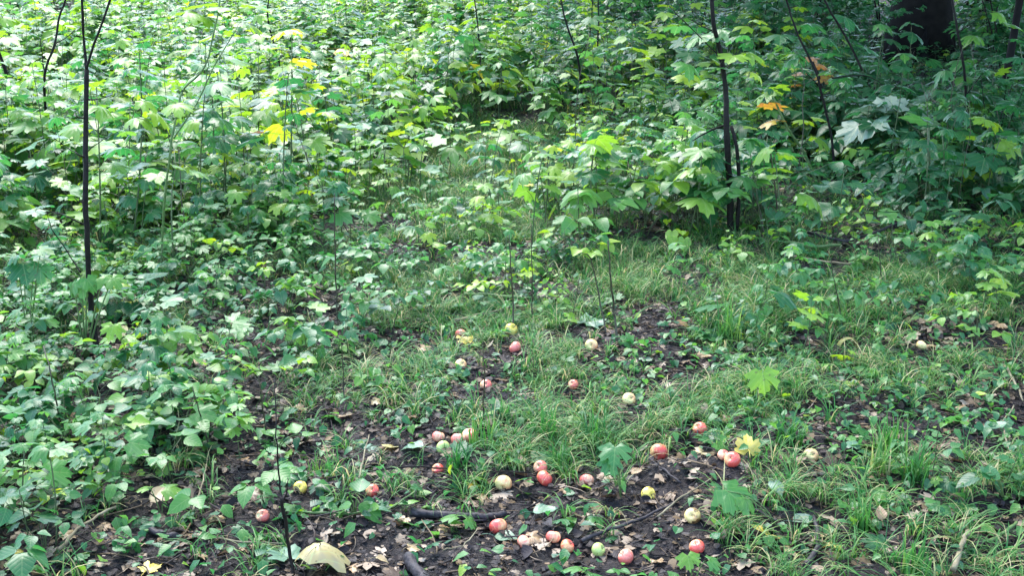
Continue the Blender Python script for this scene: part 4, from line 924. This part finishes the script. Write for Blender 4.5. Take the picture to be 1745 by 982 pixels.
# thin bare stems rising from the undergrowth
st_list = []
while len(st_list) < 60:
    px = random.uniform(-20, 1765); py = random.uniform(90, 470); dh = look(DH, np.array([px]), np.array([py]))[0]
    if random.random() > (dh / 9) ** 2: continue
    b_ = G(px, py)
    if b_.y > 17: continue
    st_list.append((b_, random.uniform(.3, 1.1)))
sdesc = {}
for b_, h in st_list:
    l_ = min(LANDMARKS, key=lambda l: (l[1] - b_.x) ** 2 + (l[2] - b_.y) ** 2 * .5); dx, dy = b_.x - l_[1], b_.y - l_[2]
    side = ('right of' if dx > 0 else 'left of') if abs(dx) > abs(dy) * .6 else ('behind' if dy > 0 else 'in front of')
    sdesc.setdefault(f"{'short' if h < .65 else 'tall' if h > 1 else 'medium-length'} thin bare stem {'well ' if math.hypot(dx, dy) > 1.2 else ''}{side} {l_[0]}", []).append((b_, h))
for dsc, lst in sdesc.items():
    lst.sort(key=lambda a: a[0].y)
    for k, (b_, h) in enumerate(lst):
        lab = nth(k, len(lst), dsc)
        g = Geo(); top = Vector((random.gauss(0, .13) * h, random.gauss(0, .1) * h, h)); q = bez((0, 0, -.04), top, (random.gauss(0, .06), random.gauss(0, .06), 0), 7)
        q = [p + Vector((random.gauss(0, .006), random.gauss(0, .006), 0)) for p in q]; w = random.uniform(.0022, .005)
        tube(g, q, [w * (1 - .085 * i) for i in range(8)], 4, .5, 0, .2); t = empty('bare_stem', b_, lab, 'stem', 'thin bare stems rising from the undergrowth')
        geo_obj('stem', g, [random.choice((M_THIN, M_THIN, M_HERBSTEM))], t)
        for j in range(random.randint(1, 4)):
            p = q[random.randint(3, 6)]; a = random.uniform(0, 6.28); L = random.uniform(.06, .25); g = Geo()
            tube(g, bez(p, p + Vector((math.cos(a) * L, math.sin(a) * L, L * random.uniform(.3, 1.2))), (0, 0, -.01), 4), [w * .5, w * .42, w * .35, w * .3, w * .2], 3); geo_obj('twig', g, [M_THIN], t)

# shrubs
SH = {}
def shrub(px, py, Yd, h, lv, label, v=0, cat='shrub'):
    b_ = at(px, py, Yd); z = float(ground_h(b_.x, b_.y)); key = (lv, v)
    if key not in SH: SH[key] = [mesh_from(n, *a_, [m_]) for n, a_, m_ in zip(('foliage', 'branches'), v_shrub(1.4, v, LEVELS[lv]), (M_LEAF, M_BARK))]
    t = empty('shrub', (b_.x, b_.y, z), label, cat, 'shrubs in the shaded wood')
    for n, me_ in zip(('foliage', 'branches'), SH[key]):
        o = bpy.data.objects.new(n, me_); COL.objects.link(o); o.parent = t
    s = h / 1.4; t.scale = (s, s, s); t.rotation_euler.z = random.uniform(0, 6.28); return t
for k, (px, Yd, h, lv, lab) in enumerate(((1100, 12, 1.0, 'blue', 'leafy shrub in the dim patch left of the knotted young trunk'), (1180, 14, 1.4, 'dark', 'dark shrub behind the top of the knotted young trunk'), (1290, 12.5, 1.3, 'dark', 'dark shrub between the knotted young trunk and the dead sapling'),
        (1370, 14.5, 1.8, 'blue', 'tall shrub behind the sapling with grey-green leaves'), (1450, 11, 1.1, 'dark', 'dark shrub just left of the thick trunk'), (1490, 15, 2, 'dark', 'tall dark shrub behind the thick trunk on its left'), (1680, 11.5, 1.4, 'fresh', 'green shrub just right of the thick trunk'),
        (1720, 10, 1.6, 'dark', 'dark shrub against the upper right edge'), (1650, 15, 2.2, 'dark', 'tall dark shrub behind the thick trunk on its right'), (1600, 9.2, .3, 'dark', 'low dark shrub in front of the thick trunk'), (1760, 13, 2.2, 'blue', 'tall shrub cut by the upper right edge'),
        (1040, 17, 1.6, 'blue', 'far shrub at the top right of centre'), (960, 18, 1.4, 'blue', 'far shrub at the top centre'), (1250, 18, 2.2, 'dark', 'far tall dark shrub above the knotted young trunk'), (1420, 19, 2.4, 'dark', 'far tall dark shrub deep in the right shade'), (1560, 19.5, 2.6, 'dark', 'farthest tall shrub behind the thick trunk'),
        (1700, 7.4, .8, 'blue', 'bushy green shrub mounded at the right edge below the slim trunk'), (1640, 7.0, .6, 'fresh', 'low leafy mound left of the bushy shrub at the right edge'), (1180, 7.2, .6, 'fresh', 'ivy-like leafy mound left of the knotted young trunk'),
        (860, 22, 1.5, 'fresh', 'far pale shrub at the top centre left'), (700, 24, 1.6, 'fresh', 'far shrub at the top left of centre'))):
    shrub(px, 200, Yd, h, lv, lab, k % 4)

# ------------------------------------------------------------------ grass
gg = Geo(); tmpl = []
for v in range(10):
    r = random.Random(v + 50); g = Geo()
    for k in range(r.randint(10, 20)):
        az = r.uniform(0, 6.28); L = r.uniform(.08, .22); lean = r.uniform(.5, 1.6) if v < 4 else r.uniform(1.4, 2.2); w = r.uniform(.0009, .0028); V = []; U = []
        p = Vector((r.gauss(0, .012), r.gauss(0, .012), -.01)); n = 5; d = Vector((math.sin(az), math.cos(az), 0)); sd_ = Vector((math.cos(az), -math.sin(az), 0))
        for i in range(n + 1):
            ww_ = w * (1 - (i / n) ** 2) + .0002; V += [tuple(p - sd_ * ww_), tuple(p + sd_ * ww_)]; U += [(0, 0), (0, 1)]
            el = 1.45 - lean * 1.5 * (i / n) ** 1.2; p = p + (d * math.cos(el) + Vector((0, 0, math.sin(el)))) * L / n
        T = [t_ for i in range(n) for t_ in ((2 * i, 2 * i + 1, 2 * i + 3), (2 * i, 2 * i + 3, 2 * i + 2))]; g.add(V, T, U, min(1, max(0, r.gauss(.42 if k % 3 else .85, .22))))
    tmpl.append(g.arr())
for (y0, y1, dens) in ((2.2, 5.5, 1150), (5.5, 9, 850), (9, 15, 130)):
    area = 2 * (.49 * (y1 + .6) + .5) * (y1 - y0); x, y, z, px, py = sample(int(area * dens), y0, y1)
    d = (look(DG, px, py) / 9) ** 1.3 * np.clip(vnoise(x, y, .3) * 2.6 + .6, .04, 1.3)
    for i in np.where((rng.random(len(x)) < d) & clear_of_fruit(x, y, .20, .045))[0]:
        V, T, U, C, M_ = tmpl[rng.integers(10)]; s = rng.uniform(.3, .95) * (1 + .16 * max(0, y[i] - 5)); rz = rng.uniform(0, 6.28); c, sn = math.cos(rz) * s, math.sin(rz) * s
        gg.add(V @ np.array(((c, -sn, 0), (sn, c, 0), (0, 0, s * .8))).T + (x[i], y[i], z[i]), T, U, np.clip(C + rng.normal(0, .08), 0, 1))
tag(geo_obj('grass', gg, [M_GRASS]), 'thin green grass growing sparsely over the clearing floor', 'grass', kind='stuff')
def tuft(px, py, h, n, label, t0=.5, spread=.5):
    p = G(px, py); g = Geo(); r = random.Random(px)
    for k in range(n):
        az = r.uniform(0, 6.28); L = h * r.uniform(.5, 1.1); lean = r.uniform(.05, spread) * 2; w = r.uniform(.002, .0035); V = []; U = []
        q = Vector((r.gauss(0, .02), r.gauss(0, .02), -.01)); nn = 7; d = Vector((math.sin(az), math.cos(az), 0)); s_ = Vector((math.cos(az), -math.sin(az), 0))
        for i in range(nn + 1):
            w_ = w * (1 - (i / nn) ** 2) + .0002; V += [tuple(q - s_ * w_), tuple(q + s_ * w_)]; U += [(0, 0), (0, 1)]; el = 1.5 - lean * 1.5 * (i / nn) ** 1.3; q = q + (d * math.cos(el) + Vector((0, 0, math.sin(el)))) * L / nn
        T = [t_ for i in range(nn) for t_ in ((2 * i, 2 * i + 1, 2 * i + 3), (2 * i, 2 * i + 3, 2 * i + 2))]; g.add(V, T, U, min(1, max(0, r.gauss(t0, .12))))
    o = geo_obj('grass_tuft', g, [M_GRASS]); o.location = p; tag(o, label, 'grass tuft', 'tall grass tufts')
tuft(1515, 780, .15, 60, 'upright tall grass tuft with pale dry tips at the right', .5, .25)
tuft(1500, 810, .17, 40, 'arching grass tuft with long pale blades below the upright tuft', .7, 1.)
tuft(1560, 825, .19, 60, 'dense arching green grass tuft at the lower right', .4, 1.1)
tuft(1345, 760, .16, 50, 'grass tuft sprawling left of the cream and pink apple', .4, 1.1)
tuft(930, 750, .14, 50, 'green grass tuft behind the pale pink apple in the middle', .45, .7)
tuft(1010, 760, .17, 50, 'drooping grass tuft left of the dusty drooping seedling', .35, 1.2)
tuft(822, 765, .14, 30, 'narrow upright grass tuft right of the apple cluster', .55, .2)
tuft(780, 800, .14, 40, 'soft bluish grass tuft below the apple cluster', .2, .9)
tuft(955, 805, .15, 50, 'flattened grass tuft between the middle apples', .4, 1.3)
tuft(1475, 905, .12, 40, 'bright grass tuft right of the dark root', .55, .7)
tuft(1560, 985, .14, 40, 'grass tuft cut by the bottom right edge', .45, .4)
tuft(450, 925, .08, 24, 'small green grass tuft below the farthest left apple', .4, .8)
tuft(540, 810, .08, 24, 'olive grass sprout above the bitten apple', .7, .8)
tuft(1240, 580, .2, 46, 'pale arching grass tuft right of the clearing', .55, .8)
tuft(1440, 560, .14, 40, 'grass tuft behind the ring-shaped pale leaf', .5, .7)

# ------------------------------------------------------------------ low ground cover of small leaves
lc = Geo()
for (y0, y1, dens) in ((2.2, 5.2, 1900), (5.2, 9.5, 900), (9.5, 17, 200), (17, 27, 70)):
    area = 2 * (.49 * (y1 + .6) + .5) * (y1 - y0); x, y, z, px, py = sample(int(area * dens), y0, y1)
    d = .20 + .42 * look(DH, px, py) / 9 + .40 * look(DG, px, py) / 9; d = d * np.clip(vnoise(x, y, .22) * 2.4 + .7, .05, 1.3)
    for i in np.where((rng.random(len(x)) < d) & clear_of_fruit(x, y, .07, .04))[0]:
        u = rng.random(); far = 1 + .05 * max(0, y[i] - 5)
        if u < .07: tp = MAPLE_LO[rng.integers(3)] if y[i] > 4.5 else MAPLE[rng.integers(4)]; s = rng.uniform(.035, .085); hh = rng.uniform(.008, .03)
        elif u < .5: tp = HEART_LO[0] if y[i] > 4 else HEART[rng.integers(3)]; s = rng.uniform(.012, .032); hh = rng.uniform(.006, .05)
        else: tp = OVATE_LO[rng.integers(2)]; s = rng.uniform(.015, .045); hh = rng.uniform(.006, .05)
        leaf(lc, tp, (x[i], y[i], z[i] + hh * far), rng.uniform(0, 6.28), rng.normal(-.15, .35), rng.normal(0, .3), s * far, float(np.clip(rng.normal(.32, .17), 0, .8)))
tag(geo_obj('ground_cover', lc, [M_LEAF]), 'low creeping leaves and trampled leaf scraps covering the soil', 'ground cover', kind='stuff')
# ------------------------------------------------------------------ litter: fragments of leaves, twigs and crumbs
lt = Geo(); frag = []
for v in range(16):
    r = random.Random(v + 900)
    n = r.randint(5, 7); o_ = [(math.cos(6.28 * k / n) * r.uniform(.35, .6), math.sin(6.28 * k / n) * r.uniform(.2, .55)) for k in range(n)]; cu = r.uniform(-.8, .9)
    frag.append(grid_fan(o_[::-1], lambda x, y: cu * x * x + r.uniform(-.06, .06), 1))
def tw(seed):
    g = Geo(); r = random.Random(seed); b_ = (r.gauss(0, .08), r.gauss(0, .08), 0)
    tube(g, bez((-.5, 0, 0), (.5, 0, r.uniform(-.1, .2)), b_, 3), [.022, .02, .016, .01], 3); a_ = g.arr(); return a_[0], a_[1], a_[2]
twg = [tw(s) for s in range(8)]
for (y0, y1, dens) in ((2.2, 4.6, 6500), (4.6, 6.5, 2600), (6.5, 10, 900)):
    area = 2 * (.49 * (y1 + .6) + .5) * (y1 - y0); x, y, z, px, py = sample(int(area * dens), y0, y1)
    for i in range(len(x)):
        u = rng.random()
        if u < .035: tp = MAPLE_LO[rng.integers(3)]; s = rng.uniform(.025, .065); pit = rng.normal(0, .4)
        elif u < .50:
            tp = frag[rng.integers(16)]; s = min(.05, rng.lognormal(-4.3, .5)); pit = rng.normal(0, .4)
        else: tp = twg[rng.integers(8)]; s = min(.14, rng.lognormal(-3.4, .6)); pit = rng.normal(0, .15)
        t_ = min(1, max(0, rng.beta(1.2, 2.4))) if u >= .035 else rng.uniform(.5, 1)
        leaf(lt, tp, (x[i], y[i], z[i] + .003 + .006 * rng.random()), rng.uniform(0, 6.28), rng.normal(0, .22), pit, s, t_)
tag(geo_obj('leaf_litter', lt, [M_DEBRIS]), 'dark damp litter of twigs and rotten leaf fragments over the soil', 'litter', kind='stuff')
print('litter tris', sum(len(t) for t in lt.T), 'grass', sum(len(t) for t in gg.T), 'under', sum(len(t) for t in gm.T))
